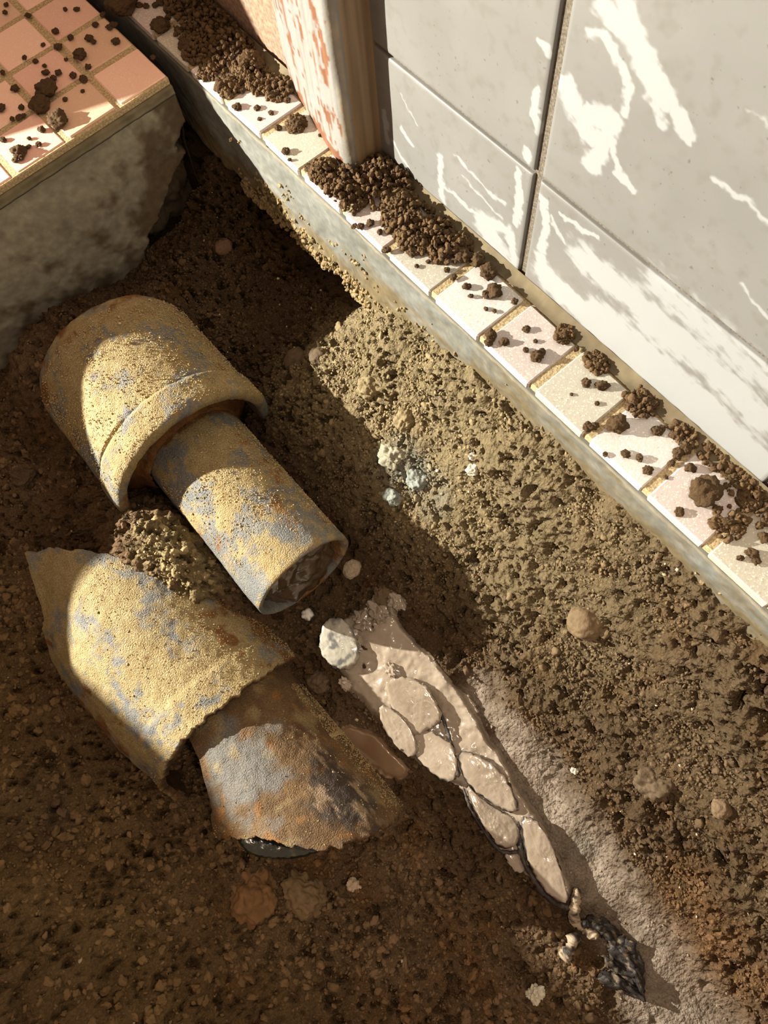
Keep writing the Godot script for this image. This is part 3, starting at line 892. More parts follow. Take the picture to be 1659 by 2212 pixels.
func shell(phi0: float, phi1: float, from_x: Callable, to_x: Callable, barrel: bool, thick: float, nu: int, nv: int) -> ArrayMesh:
	# outer skin, broken edges and inner skin as one closed grid: v runs out, over the far edge and back inside
	var v := PackedVector3Array(); var c := PackedColorArray()
	var ring := []
	for k in nv: ring.append([k / (nv - 1.0), 0.0])
	ring.append([1.0, 0.5])
	for k in nv: ring.append([1.0 - k / (nv - 1.0), 1.0])
	ring.append([0.0, 0.5])
	ring.append([0.0, 0.0])
	for j in ring.size():
		for i in nu:
			var u := i / (nu - 1.0)
			var phi := deg_to_rad(lerpf(phi0, phi1, u))
			var x := lerpf(from_x.call(rad_to_deg(phi)), to_x.call(rad_to_deg(phi)), ring[j][0])
			var d := Vector3(0, cos(phi), sin(phi))
			var r: float = shard_r(x, barrel) - thick * ring[j][1] + (0.0 if barrel else 0.013 * smoothstep(30.0, 85.0, rad_to_deg(phi)) * smoothstep(-0.19, -0.25, x))
			var p: Vector3 = shard_axis(x) + d * r
			var e := 0.0014 * nz(p, 24.0) + 0.0007 * nz(p, 100.0)
			p += d * e * (1.0 - ring[j][1])
			v.append(p)
			if ring[j][1] > 0.4:
				c.append(Color(0.10, 0.065, 0.04).lerp(Color(0.25, 0.13, 0.05), clampf(nz(p, 40.0) + 0.4, 0, 1)))
			else:
				var rust := 0.42 + 0.3 * smoothstep(0.3, -1.0, d.z) + 0.3 * smoothstep(0.5, 1.0, d.z) if barrel else -0.12 + 0.5 * smoothstep(0.0, -0.9, d.z) + 0.35 * smoothstep(0.75, 1.0, d.z)
				var col := iron_colour(p, d.y, rust)
				if barrel:
					var dust := Color(0.22, 0.135, 0.065).lerp(Color(0.13, 0.075, 0.035), clampf(nz(p, 30.0) + 0.45, 0, 1))
					dust = dust.lerp(Color(0.30, 0.145, 0.045), smoothstep(0.15, 0.5, nz(p + Vector3(4, 4, 4), 34.0)))
					var grey := smoothstep(1.2, 0.5, Vector2((p.x + 0.135) / 0.05, (rad_to_deg(phi) - 5.0) / 30.0).length() + 0.8 * nz(p, 32.0))
					col = dust.lerp(Color(0.21, 0.21, 0.205), grey * 0.85).lerp(Color(0.40, 0.31, 0.16), smoothstep(0.2, 0.6, nz(p + Vector3(1, 9, 2), 26.0)) * 0.6)
				if barrel:                                # a dark patch with paler streaks
					var q := Vector2((p.x + 0.055) / 0.055, (rad_to_deg(phi) + 38.0) / 24.0)
					var w := smoothstep(1.1, 0.4, q.length() + 0.5 * nz(p, 50.0))
					col = col.lerp(Color(0.055, 0.045, 0.045).lerp(Color(0.42, 0.32, 0.22), smoothstep(0.2, 0.5, nz(Vector3(p.x * 0.4, p.y, p.z), 75.0) + 0.15)), w * 0.85)
				c.append(col)
	return grid_flip(nu, ring.size(), v, c)

func broken_pipe() -> void:
	var t := thing("broken_pipe", "broken half shell of rusty cast iron socket and pipe lying in the trench", "pipe shard", Vector3.ZERO)
	var jag := func(s: float, f: float, amp: float) -> float: return amp * (fine.get_noise_2d(s * f, f * 3.0) + 0.5 * fine.get_noise_2d(s * f * 3.1, 9.0))
	var hub_from := func(ph: float) -> float:
		return tab([-94, -0.203, -82, -0.210, -71, -0.256, -51, -0.289, -36, -0.339, -11, -0.386, 13, -0.434, 35, -0.462, 52, -0.400, 75, -0.37, 118, -0.33], ph) + jag.call(ph, 0.06, 0.006)
	var hub_to := func(ph: float) -> float: return -0.190 + 0.006 * smoothstep(20.0, 60.0, ph) - 0.007 * smoothstep(-20.0, -80.0, ph) + jag.call(ph, 0.09, 0.004) + 0.012 * smoothstep(70.0, 110.0, ph)
	obj("hub_shell", shell(-94.0, 118.0, hub_from, hub_to, false, 0.009, 210, 110), M.iron, t)
	var bar_from := func(ph: float) -> float: return tab([20, -0.215, 26, -0.172, 32, -0.150, 40, -0.124, 50, -0.112, 56, -0.110], ph) + jag.call(ph + 50.0, 0.12, 0.004)
	var bar_to := func(ph: float) -> float: return tab([-95, -0.012, -72, -0.005, -51, -0.005, -23, -0.014, -9, -0.027, 3, -0.044, 17, -0.072, 34, -0.09, 56, -0.106], ph) + jag.call(ph, 0.10, 0.005)
	obj("barrel_shell", shell(-95.0, 56.0, bar_from, bar_to, true, 0.008, 200, 110), M.iron, t)
	sand_on(t, func(k: int) -> Array:
		var barrel := rng.randf() < 0.4
		var ph := rng.randf_range(-88.0, 80.0)
		if barrel: ph = minf(ph, 50.0)
		var x0: float = -0.175 if barrel and ph < 24.0 else bar_from.call(ph) + 0.004 if barrel else hub_from.call(ph) + 0.004
		var x1: float = bar_to.call(ph) - 0.003 if barrel else hub_to.call(ph) - 0.002
		if barrel and rng.randf() < 0.85: ph = rng.randf_range(-92.0, -62.0)
		var x := rng.randf_range(x0, x1)
		var d := Vector3(0, cos(deg_to_rad(ph)), sin(deg_to_rad(ph)))
		return [shard_axis(x) + d * shard_r(x, barrel), d], 7000, 0.7)

# ---------------------------------------------------------------- sludge
func outline(px: Array, lift: float, at_y := 1.0) -> PackedVector3Array:
	var out := PackedVector3Array()
	for k in range(0, px.size(), 2):
		out.append(on_soil(px[k], px[k + 1], lift) if at_y > 0.5 else at(px[k], px[k + 1], at_y))
	return out

func rounded(p: PackedVector3Array, times := 2) -> PackedVector3Array:   # corner-cut a closed outline
	for t in times:
		var q := PackedVector3Array()
		for k in p.size():
			var a := p[k]; var b := p[(k + 1) % p.size()]
			q.append(a.lerp(b, 0.25)); q.append(a.lerp(b, 0.75))
		p = q
	return p

# a thick leaf-like cake over an outline: undercut edge, bevel, gently domed top
func cake(px: Array, lift: float, thick: float, dome: float, colour: Callable, jag := 0.0024) -> ArrayMesh:
	var p := rounded(outline(px, 0.0), 1)
	var fine_p := PackedVector3Array()
	for k in p.size():
		for u in 4: fine_p.append(p[k].lerp(p[(k + 1) % p.size()], u / 4.0))
	p = fine_p
	var mid := Vector3.ZERO
	var top := -1.0
	for q in p: mid += q; top = maxf(top, q.y)
	mid /= p.size()
	# the cake lies on a plane fitted through its rim
	var nu := p.size() + 1
	var rings := [[1.0, -thick], [1.02, -thick * 0.3], [1.0, 0.0], [0.965, thick * 0.22]]
	for k in range(1, 15): rings.append([0.95 * (1.0 - k / 14.0) + 0.0001, thick * 0.25 + dome * (1.0 - pow(1.0 - k / 14.0, 2.0))])
	var v := PackedVector3Array(); var c := PackedColorArray()
	var sx := 0.0; var sz := 0.0; var sxx := 1e-9; var szz := 1e-9
	for q in p:
		var w := q - mid
		sx += w.x * w.y; sxx += w.x * w.x; sz += w.z * w.y; szz += w.z * w.z
	for j in rings.size():
		for i in nu:
			var w: Vector3 = (p[i % p.size()] - mid) * rings[j][0]
			var q: Vector3 = mid + w
			q.y = mid.y + w.x * sx / sxx * 0.8 + w.z * sz / szz * 0.8 + lift + rings[j][1]
			var n := 0.0009 * nz(q, 45.0) + 0.0004 * nz(q, 160.0)
			if jag > 0.003: n += 0.004 * nz(Vector3(q.x, 0, q.z) + Vector3(lift, 0, 0) * 90.0, 38.0) + 0.0016 * absf(nz(q, 110.0))
			q.y += n * (1.0 if j > 2 else 0.3)
			if j < 4: q += Vector3(nz(q, 130.0), 0, nz(q + Vector3(3, 3, 3), 130.0)) * jag
			v.append(q)
			c.append(colour.call(q, j / float(rings.size() - 1)))
	return grid_flip(nu, rings.size(), v, c)

func tube(pts: PackedVector3Array, r0: float, r1: float, rough: float, colour: Callable, flat := 1.0) -> ArrayMesh:
	var curve := Curve3D.new()
	for k in pts.size():
		var tan := (pts[mini(k + 1, pts.size() - 1)] - pts[maxi(k - 1, 0)]) / 6.0
		curve.add_point(pts[k], -tan, tan)
	curve.bake_interval = 0.002
	var b := curve.get_baked_points()
	var nu := 11
	var v := PackedVector3Array(); var c := PackedColorArray()
	for j in b.size():
		var tn := (b[mini(j + 1, b.size() - 1)] - b[maxi(j - 1, 0)]).normalized()
		var side := tn.cross(Vector3.UP).normalized()
		var up := side.cross(tn).normalized()
		var f := j / float(b.size() - 1)
		var r := lerpf(r0, r1, f) * (1.0 + 0.5 * nz(b[j], 120.0))
		if j == 0 or j == b.size() - 1: r *= 0.08
		elif j == 1 or j == b.size() - 2: r *= 0.7
		for i in nu:
			var a := TAU * i / (nu - 1.0)
			var q := b[j] + (side * cos(a) + up * sin(a) * flat) * r
			q += (q - b[j]) * rough * nz(q, 220.0)
			v.append(q)
			c.append(colour.call(q, f))
	return grid(nu, b.size(), v, c, true)

func mud_colour(q: Vector3, _f: float) -> Color:
	var c := Color(0.285, 0.238, 0.192).lerp(Color(0.225, 0.18, 0.138), clampf(nz(q, 22.0) + 0.4, 0, 1))
	if nz(q, 190.0) > 0.55: c = c.lerp(Color(0.14, 0.11, 0.085), 0.6)
	return c

func sludge() -> void:
	var t := thing("wet_sludge", "strip of glossy pinkish grey sludge spilling from the open pipe end", "sludge", Vector3.ZERO)
	# the pool: a low sheet that fills its outline and dips under the soil round it
	var px := [700, 1375, 690, 1400, 705, 1430, 735, 1450, 745, 1470, 738, 1490, 765, 1505, 800, 1540, 830, 1580, 850, 1620, 900, 1645, 950, 1680, 1000, 1705, 1030, 1780, 1075, 1840, 1130, 1890, 1180, 1930, 1225, 1950, 1240, 1925,
		1210, 1850, 1170, 1770, 1120, 1700, 1090, 1640, 1050, 1590, 1020, 1530, 980, 1470, 940, 1420, 900, 1385, 860, 1345, 860, 1300, 820, 1300, 770, 1320, 730, 1340]
	sheet("pool", px, 0.0085, 0.0018, mud_colour, M.mud, t)
	var pale := func(q: Vector3, f: float) -> Color:
		var c := mud_colour(q, f).lerp(Color(0.36, 0.36, 0.32), 0.6)
		c = c.lerp(Color(0.07, 0.075, 0.08), smoothstep(-0.05, 0.5, nz(q, 60.0) + 0.5 * nz(q, 170.0)) * 0.9)
		return c
	var edged := func(q: Vector3, f: float) -> Color:
		return Color(0.035, 0.03, 0.03).lerp(mud_colour(q, f) * 1.06, smoothstep(0.13, 0.20, f + 0.05 * nz(q, 140.0) + 0.16 * smoothstep(0.02, -0.10, q.x + 0.05 * nz(q, 30.0))))
	obj("flake", cake([690, 1395, 705, 1345, 745, 1340, 770, 1375, 782, 1415, 765, 1445, 730, 1450, 702, 1425], 0.013, 0.012, 0.0025, pale), M.mud, t)
	for f in [
		[0.0155, 0.007, 0.0008, [830, 1478, 860, 1468, 900, 1470, 925, 1490, 945, 1525, 957, 1555, 940, 1570, 905, 1592, 875, 1585, 848, 1535]],
		[0.0190, 0.008, 0.0006, [822, 1525, 845, 1533, 870, 1552, 895, 1585, 905, 1625, 890, 1638, 862, 1618, 838, 1590, 824, 1555]],
		[0.0140, 0.007, 0.0006, [870, 1592, 920, 1575, 965, 1600, 985, 1625, 990, 1680, 960, 1690, 920, 1660]],
		[0.0165, 0.007, 0.0008, [985, 1625, 1025, 1628, 1060, 1650, 1090, 1680, 1112, 1720, 1116, 1758, 1075, 1745, 1035, 1715, 1005, 1690]],
		[0.0140, 0.007, 0.0006, [1003, 1690, 1035, 1722, 1075, 1750, 1110, 1765, 1120, 1800, 1115, 1828, 1080, 1832, 1050, 1795, 1020, 1745]],
		[0.0170, 0.008, 0.0008, [1122, 1762, 1148, 1765, 1172, 1792, 1196, 1840, 1212, 1890, 1226, 1948, 1190, 1940, 1155, 1895, 1130, 1840]],
		[0.007, 0.005, 0.002, [1082, 1835, 1116, 1835, 1128, 1860, 1130, 1885, 1105, 1880]]]:
		obj("flake", cake(f[3], f[0], f[1], f[2], edged), M.mud, t)
	for s in [[748, 1480, 0.0075], [900, 1600, 0.007], [845, 1450, 0.008], [1030, 1735, 0.0045], [1050, 1765, 0.004], [845, 1500, 0.006], [820, 1320, 0.014], [855, 1300, 0.012], [785, 1345, 0.012], [1075, 1800, 0.004]]:
		var r: float = s[2]
		var q := on_soil(s[0], s[1], 0.010 if r < 0.01 else 0.006)
		obj("blob", blob(3, func(p: Vector3) -> Vector3: return p * r * Vector3(1.25, 0.5, 0.9) * (0.75 + 0.6 * nz(p + q * 50.0, 1.3)), func(_p: Vector3, w: Vector3) -> Color: return mud_colour(w + q, 0.0) * (1.15 if r < 0.01 else 0.8)), M.mud, t, q)
	var dark := func(q: Vector3, _f: float) -> Color: return Color(0.03, 0.026, 0.026).lerp(Color(0.10, 0.08, 0.07), clampf(nz(q, 90.0) + 0.2, 0, 1))
	for r in [[0.0022, 0.0030, [1095, 1690, 1112, 1745, 1118, 1790, 1124, 1845, 1150, 1895, 1185, 1938, 1228, 1960]], [0.0012, 0.0018, [1000, 1700, 1015, 1745, 1045, 1795, 1080, 1836, 1120, 1838]], [0.0014, 0.0020, [930, 1500, 955, 1550, 975, 1610, 990, 1680]], [0.0012, 0.0012, [1108, 1762, 1080, 1750]]]:
		obj("black_fibre", tube(outline(r[2], 0.0115), r[0], r[1], 0.5, dark), M.black_rag, t)
	# murky water beside it, below the broken shell
	var w := thing("puddle", "small murky brown puddle between the sludge and the broken shell", "puddle", Vector3.ZERO)
	sheet("water", [700, 1590, 745, 1560, 790, 1570, 825, 1590, 855, 1625, 890, 1655, 880, 1685, 840, 1690, 800, 1660, 750, 1625], 0.007, 0.0004, func(q: Vector3, _f: float) -> Color: return Color(0.20, 0.125, 0.075).lerp(Color(0.27, 0.185, 0.12), clampf(nz(q, 18.0) + 0.3, 0, 1)), M.mud, w)
	# rotten black debris where the strip ends
	var rot := func(q: Vector3, _f: float) -> Color: return Color(0.022, 0.019, 0.017).lerp(Color(0.15, 0.115, 0.08), smoothstep(0.15, 0.6, nz(Vector3(q.x, q.y, q.z * 2.0), 90.0)))
	var d := thing("rotten_debris", "matted black rotten leaves and fibres at the far end of the sludge", "debris", Vector3.ZERO)
	for f in [[0.006, 0.004, 0.002, [1250, 1985, 1290, 1978, 1325, 1998, 1340, 2018, 1310, 2018, 1275, 2005]], [0.009, 0.004, 0.003, [1290, 2005, 1335, 2015, 1362, 2035, 1350, 2055, 1315, 2040]], [0.008, 0.004, 0.003, [1308, 2040, 1345, 2030, 1385, 2060, 1388, 2110, 1360, 2100, 1325, 2080]], [0.011, 0.004, 0.002, [1335, 2030, 1352, 2022, 1372, 2036, 1366, 2058, 1345, 2056]],
			[0.010, 0.004, 0.002, [1355, 2075, 1384, 2090, 1390, 2150, 1375, 2135, 1360, 2105]], [0.008, 0.004, 0.002, [1310, 2068, 1350, 2090, 1380, 2130, 1340, 2120]], [0.012, 0.005, 0.003, [1283, 2096, 1318, 2094, 1352, 2112, 1340, 2134, 1300, 2124]], [0.010, 0.005, 0.003, [1320, 2110, 1365, 2118, 1393, 2160, 1350, 2146]]]:
		obj("leaf", cake(f[3], f[0], f[1], f[2], rot, 0.0042), M.black_rag, d)
	for r in [[0.004, 0.002, [1250, 1990, 1290, 2000, 1320, 2030, 1350, 2050]], [0.003, 0.002, [1290, 2105, 1340, 2120, 1388, 2155]], [0.003, 0.002, [1330, 2040, 1360, 2080, 1380, 2140]], [0.0035, 0.002, [1300, 2060, 1330, 2090, 1370, 2100]]]:
		obj("fibre", tube(outline(r[2], 0.014), r[0], r[1], 0.6, rot), M.black_rag, d)
	var crust := func(q: Vector3, _f: float) -> Color: return Color(0.33, 0.26, 0.19).lerp(Color(0.04, 0.034, 0.03), smoothstep(-0.1, 0.3, nz(q, 70.0)))
	for r in [["mud caked twig standing at the tip of the sludge strip", 0.0050, 0.0042, [1236, 1990, 1238, 1955, 1245, 1915]], ["mud caked twig lying left of the black debris", 0.0048, 0.0060, [1240, 2010, 1228, 2045, 1210, 2068]], ["pale caked twig reaching from the sludge tip to the black debris", 0.0040, 0.0050, [1225, 1975, 1255, 2000, 1290, 2022]]]:
		tag(obj("twig", tube(outline(r[3], 0.009), r[1], r[2], 0.7, crust), M.black_rag), r[0], "twig")
	# black cake that stands in for shade under the shell lip, and a pebble
	tag(obj("lip_shade", cake([520, 1805, 560, 1800, 620, 1815, 680, 1820, 700, 1835, 660, 1850, 600, 1855, 545, 1845], 0.010, 0.010, 0.004, func(q: Vector3, _f: float) -> Color: return Color(0.018, 0.02, 0.018).lerp(Color(0.09, 0.085, 0.05), smoothstep(0.2, 0.6, nz(q, 80.0)))), M.mud), "glossy black patch standing in for shade under the lower lip of the broken shell", "shade_patch")
	tag(obj("pebble", blob(3, func(p: Vector3) -> Vector3: return p * 0.008 * (0.9 + 0.25 * nz(p, 1.0)), func(p: Vector3, _q: Vector3) -> Color: return Color(0.03, 0.03, 0.032).lerp(Color(0.6, 0.6, 0.58), smoothstep(0.2, 0.8, p.y + 0.4 * nz(p, 2.0)))), M.mud, self, on_soil(668, 1332, 0.012)), "small glossy black and white pebble under the open pipe end", "pebble")

func sheet(called: String, px: Array, rise: float, wave: float, colour: Callable, mat: Material, parent: Node) -> void:
	var p := rounded(outline(px, 0.0), 1)
	var lo := Vector2(9, 9); var hi := Vector2(-9, -9)
	var poly := PackedVector2Array()
	for q in p:
		poly.append(Vector2(q.x, q.z))
		lo = lo.min(poly[-1]); hi = hi.max(poly[-1])
	var st := 0.0016
	var nu := int((hi.x - lo.x) / st) + 9; var nv := int((hi.y - lo.y) / st) + 9
	var v := PackedVector3Array(); var c := PackedColorArray(); var keep := PackedByteArray()
	for j in nv:
		for i in nu:
			var q := Vector2(lo.x + (i - 4) * st, lo.y + (j - 4) * st)
			var d := 9.0
			for k in poly.size():
				var e := Geometry2D.get_closest_point_to_segment(q, poly[k], poly[(k + 1) % poly.size()])
				d = minf(d, q.distance_squared_to(e))
			d = sqrt(d) * (1.0 if Geometry2D.is_point_in_polygon(q, poly) else -1.0)
			var w := Vector3(q.x, coarse_soil(q.x, q.y), q.y)
			d += 0.0022 * nz(w, 55.0)
			var f := smoothstep(-0.003, 0.006, d)
			w.y += lerpf(-0.008, rise, f) + f * wave * (1.3 * nz(w, 35.0) + 0.6 * nz(w, 110.0)) + f * 0.004 * nz(w, 11.0)
			if f > 0.4: w.y = maxf(w.y, soil(q.x, q.y) + 0.0015)
			v.append(w)
			c.append(colour.call(w, f))
			keep.append(1 if d > -0.005 else 0)
	obj(called, grid_up(nu, nv, v, c, keep), mat, parent)

# ---------------------------------------------------------------- stones, clods, crumbs
func stones() -> void:
	var brown := Color(0.11, 0.072, 0.04); var pale := Color(0.62, 0.58, 0.47); var tan := Color(0.30, 0.21, 0.12)
	for s in [
		[1268, 1345, 0.025, Color(0.17, 0.115, 0.062), "rounded brown stone lying alone on the right hand soil slope", "stone"],
		[1560, 1745, 0.013, Color(0.16, 0.105, 0.058), "small tan stone half buried low on the soil slope", "stone"],
		[640, 775, 0.020, brown, "flat brown stone in the soil behind the pipe socket", "stone"],
		[690, 770, 0.016, brown, "round brown stone beside the flat one behind the pipe socket", "stone"],
		[480, 528, 0.015, Color(0.17, 0.10, 0.06), "reddish stone set in the soil below the broken slab corner", "stone"],
		[550, 1935, 0.034, Color(0.23, 0.125, 0.052), "large rust brown soil lump in front of the broken shell", "soil lump"],
		[655, 1930, 0.030, Color(0.21, 0.14, 0.072), "large smooth brown soil lump beside the rust brown one", "soil lump"],
		[765, 1912, 0.011, Color(0.55, 0.42, 0.30), "pale shiny stone chip in the dark soil below the broken shell", "stone chip"],
		[1158, 2148, 0.012, pale, "white stone chip lying alone near the black debris", "stone chip"],
		[1022, 1015, 0.010, pale, "white stone chip on the sandy slope below the ledge", "stone chip"],
		[1020, 990, 0.007, pale, "tiny white chip just above the white chip on the slope", "stone chip"],
		[1025, 1730, 0.006, pale, "tiny pale chip between the sludge strip and the shell", "stone chip"],
		[1240, 1665, 0.005, pale, "tiny white chip on the lower right soil slope", "stone chip"],
		[850, 985, 0.020, Color(0.32, 0.30, 0.22), "grey clay lump at the shadow edge on the sandy slope", "clay lump"],
		[900, 1035, 0.016, Color(0.24, 0.26, 0.24), "bluish grey clay lump below the paler one on the slope", "clay lump"],
		[850, 1075, 0.015, Color(0.22, 0.24, 0.22), "crumbly bluish clay lump at the shadow edge of the slope", "clay lump"],
		[800, 835, 0.018, Color(0.25, 0.19, 0.10), "sandy soil lump on the upper slope under the slab", "soil lump"],
		[880, 905, 0.018, Color(0.25, 0.19, 0.10), "sandy soil lump in the middle of the upper slope", "soil lump"],
		[50, 1030, 0.020, brown, "brown soil lump in the dark by the left picture edge", "soil lump"],
		[60, 1070, 0.014, brown, "smaller brown soil lump below the one left of the socket", "soil lump"],
		[1420, 1690, 0.024, Color(0.10, 0.066, 0.037), "large crumbly soil lump low on the right hand slope", "soil lump"],
		[690, 1470, 0.018, brown, "brown soil lump between the broken shell and the sludge", "soil lump"],
		[760, 1230, 0.014, Color(0.34, 0.28, 0.20), "pale stone wedged against the open pipe end", "stone"],
		[830, 1285, 0.018, brown, "brown soil lump above the head of the sludge strip", "soil lump"]]:
		var r: float = s[2]
		var q := on_soil(s[0], s[1], r * (-0.02 if (s[5] as String).ends_with("lump") else (-0.2 if s[3] == brown else 0.1)))
		var o := Vector3(s[0], s[1], 0) * 0.01
		var col: Color = s[3]
		var hard: bool = s[5] != "soil lump" and s[5] != "clay lump"
		var m := blob(3 if r < 0.012 else 4, func(p: Vector3) -> Vector3:
			var k := 0.85 + 0.42 * nz(p + o, 0.85) + (0.0 if hard else 0.22 * lump(p + o, 2.2) + 0.14 * lump2(p + o, 5.0) - 0.1)
			if (s[5] as String) == "stone chip": k = 0.8 + 0.5 * nz(p + o, 0.95) + 0.2 * absf(nz(p + o, 1.7))
			elif hard: k = 0.95 + 0.22 * nz(p + o, 0.7) + 0.05 * nz(p + o, 2.4)
			return p * r * k * Vector3(0.8, 0.62, 0.72),
			func(p: Vector3, _q: Vector3) -> Color: return col * (0.85 + 0.3 * nz(p + o, 2.5)))
		var st := obj((s[5] as String).replace(" ", "_"), m, M.stone, self, q)
		st.rotation.y = s[0] * 0.37
		tag(st, s[4], s[5])

func clods() -> void:
	# separate crumbs of soil that lie on the tiles: pixel place and size in mm
	var forms := []
	for k in 8: forms.append(clod_mesh(70 + k, 3, 1.0))
	var k := 0
	var big := [
		[262, 12, 26, "large smooth lump of soil bridging the saw cut in the floor"], [345, 55, 17, "loose soil clod on the tiles right of the saw cut"], [100, 195, 19, "dark soil clod, uppermost of two joined on the pink tiles"], [85, 225, 17, "dark soil clod, lower of two joined on the pink tiles"],
		[125, 258, 17, "dusty flat clod at the edge of the bright tile strip"], [172, 115, 12, "soil clod in the middle of the pink tiles"], [40, 325, 13, "yellow lit clod on the rim of the head slab"], [898, 475, 14, "dark grey stony clod on the heap by the wall"],
		[1335, 915, 14, "largest soil clod on the middle ledge tile"], [1525, 1062, 22, "largest soil clod on the lower ledge tiles"], [1000, 552, 13, "round soil clod at the foot of the wall below the heap"], [1032, 560, 13, "round soil clod second along the wall foot below the heap"], [1055, 585, 13, "round soil clod last along the wall foot above the grout corner"], [960, 545, 11, "crumbly clod between the wall heap and the round clods"], [1068, 625, 12, "knobbly soil clod beside the wall's grout corner"],
		[403, 95, 15, "soil clod at the trench side of the heap by the saw cut"], [540, 135, 22, "tall crumbly clod at the end of the upper heap by the post"], [640, 265, 13, "soil clod resting on the mortar left of the post"], [850, 478, 11, "loose soil clod on the tile left of the wall heap"], [345, 1, 10, "soil clod at the top picture edge by the saw cut"], [478, 185, 13, "flat crumbly clod on the ledge edge left of the post"]]
	for s in big:
		var p := at(s[0], s[1], 0.004)
		var r: float = s[2] * 0.0006
		var o := obj("soil_clod", forms[k % 8], M.clod, self, Vector3(p.x, r * 0.45, p.z))
		o.scale = Vector3(1.0, 0.8, 1.0) * r * rng.randf_range(0.95, 1.1)
		o.rotation.y = rng.randf() * TAU
		tag(o, s[3], "soil clod")
		k += 1
	var left := [121, 65, 6, 60, 32, 7, 152, 80, 8, 118, 67, 7, 125, 100, 8, 192, 82, 8, 200, 88, 6, 250, 88, 8, 235, 58, 7, 205, 52, 6, 140, 18, 5, 165, 18, 6, 60, 32, 6, 180, 170, 8, 190, 143, 6, 157, 162, 7, 125, 155, 6, 98, 155, 7, 115, 168, 7, 32, 190, 8, 45, 230, 6, 178, 195, 5, 140, 213, 5, 1, 232, 9, 90, 280, 8, 85, 278, 6, 62, 297, 5, 82, 310, 6, 5, 300, 6, 40, 252, 6, 25, 255, 5, 50, 248, 5, 5, 155, 5, 10, 25, 6, 222, 30, 6, 245, 52, 7, 330, 122, 5, 300, 10, 7, 315, 12, 7, 335, 10, 7, 95, 140, 5, 75, 130, 5, 52, 122, 5, 92, 95, 5, 142, 126, 4, 32, 345, 7, 45, 340, 6, 60, 315, 5, 12, 8, 5]
	var right := [512, 230, 9, 555, 232, 6, 585, 242, 5, 600, 275, 7, 560, 255, 4, 617, 326, 7, 625, 343, 4, 690, 290, 4, 665, 362, 8, 672, 355, 6, 765, 487, 5, 778, 488, 6, 800, 480, 6, 820, 500, 6, 835, 540, 8, 890, 548, 7, 905, 530, 7, 935, 553, 7, 925, 563, 4, 900, 573, 4, 965, 582, 6, 980, 598, 6, 1008, 618, 7, 1017, 638, 5, 1050, 635, 8, 1075, 632, 7, 1050, 665, 4, 1068, 670, 4, 1112, 650, 6, 1060, 725, 10, 1090, 738, 8, 1055, 740, 7, 1137, 710, 6, 1157, 735, 4, 1160, 770, 11, 1170, 760, 6, 1136, 755, 5, 1210, 715, 7, 1215, 735, 6, 1245, 752, 5, 1270, 765, 7, 1285, 785, 9, 1267, 826, 8, 1300, 833, 10, 1235, 850, 3, 1380, 862, 10, 1360, 875, 8, 1410, 872, 9, 1385, 880, 6, 1270, 922, 9, 1285, 920, 7, 1420, 930, 8, 1430, 925, 6, 1352, 980, 7, 1382, 988, 6, 1308, 980, 4, 1470, 925, 9, 1410, 890, 6, 1480, 970, 10, 1465, 980, 9, 1452, 1000, 5, 1400, 1015, 7, 1490, 1010, 8, 1500, 1012, 5, 1468, 1105, 7, 1530, 950, 8, 1570, 970, 8, 1605, 1000, 9, 1590, 1025, 7, 1610, 1065, 10, 1625, 1090, 10, 1600, 1080, 8, 1572, 1130, 11, 1560, 1140, 8, 1625, 1195, 9, 1635, 1210, 6, 1650, 1160, 9, 1655, 1125, 8, 1600, 1205, 5, 1645, 1060, 9, 1535, 940, 7, 1500, 930, 6, 1440, 1030, 4, 1290, 870, 4, 710, 355, 8, 690, 365, 8, 500, 300, 5, 523, 195, 7, 430, 165, 7, 455, 165, 7, 492, 190, 7, 560, 175, 8, 575, 195, 7, 620, 215, 8, 610, 185, 7, 560, 130, 9]
	var nth := ["nearest", "second", "third", "fourth", "fifth", "sixth", "seventh", "eighth", "ninth", "tenth", "eleventh", "twelfth", "thirteenth", "fourteenth", "fifteenth", "sixteenth", "seventeenth", "eighteenth", "nineteenth", "twentieth"]
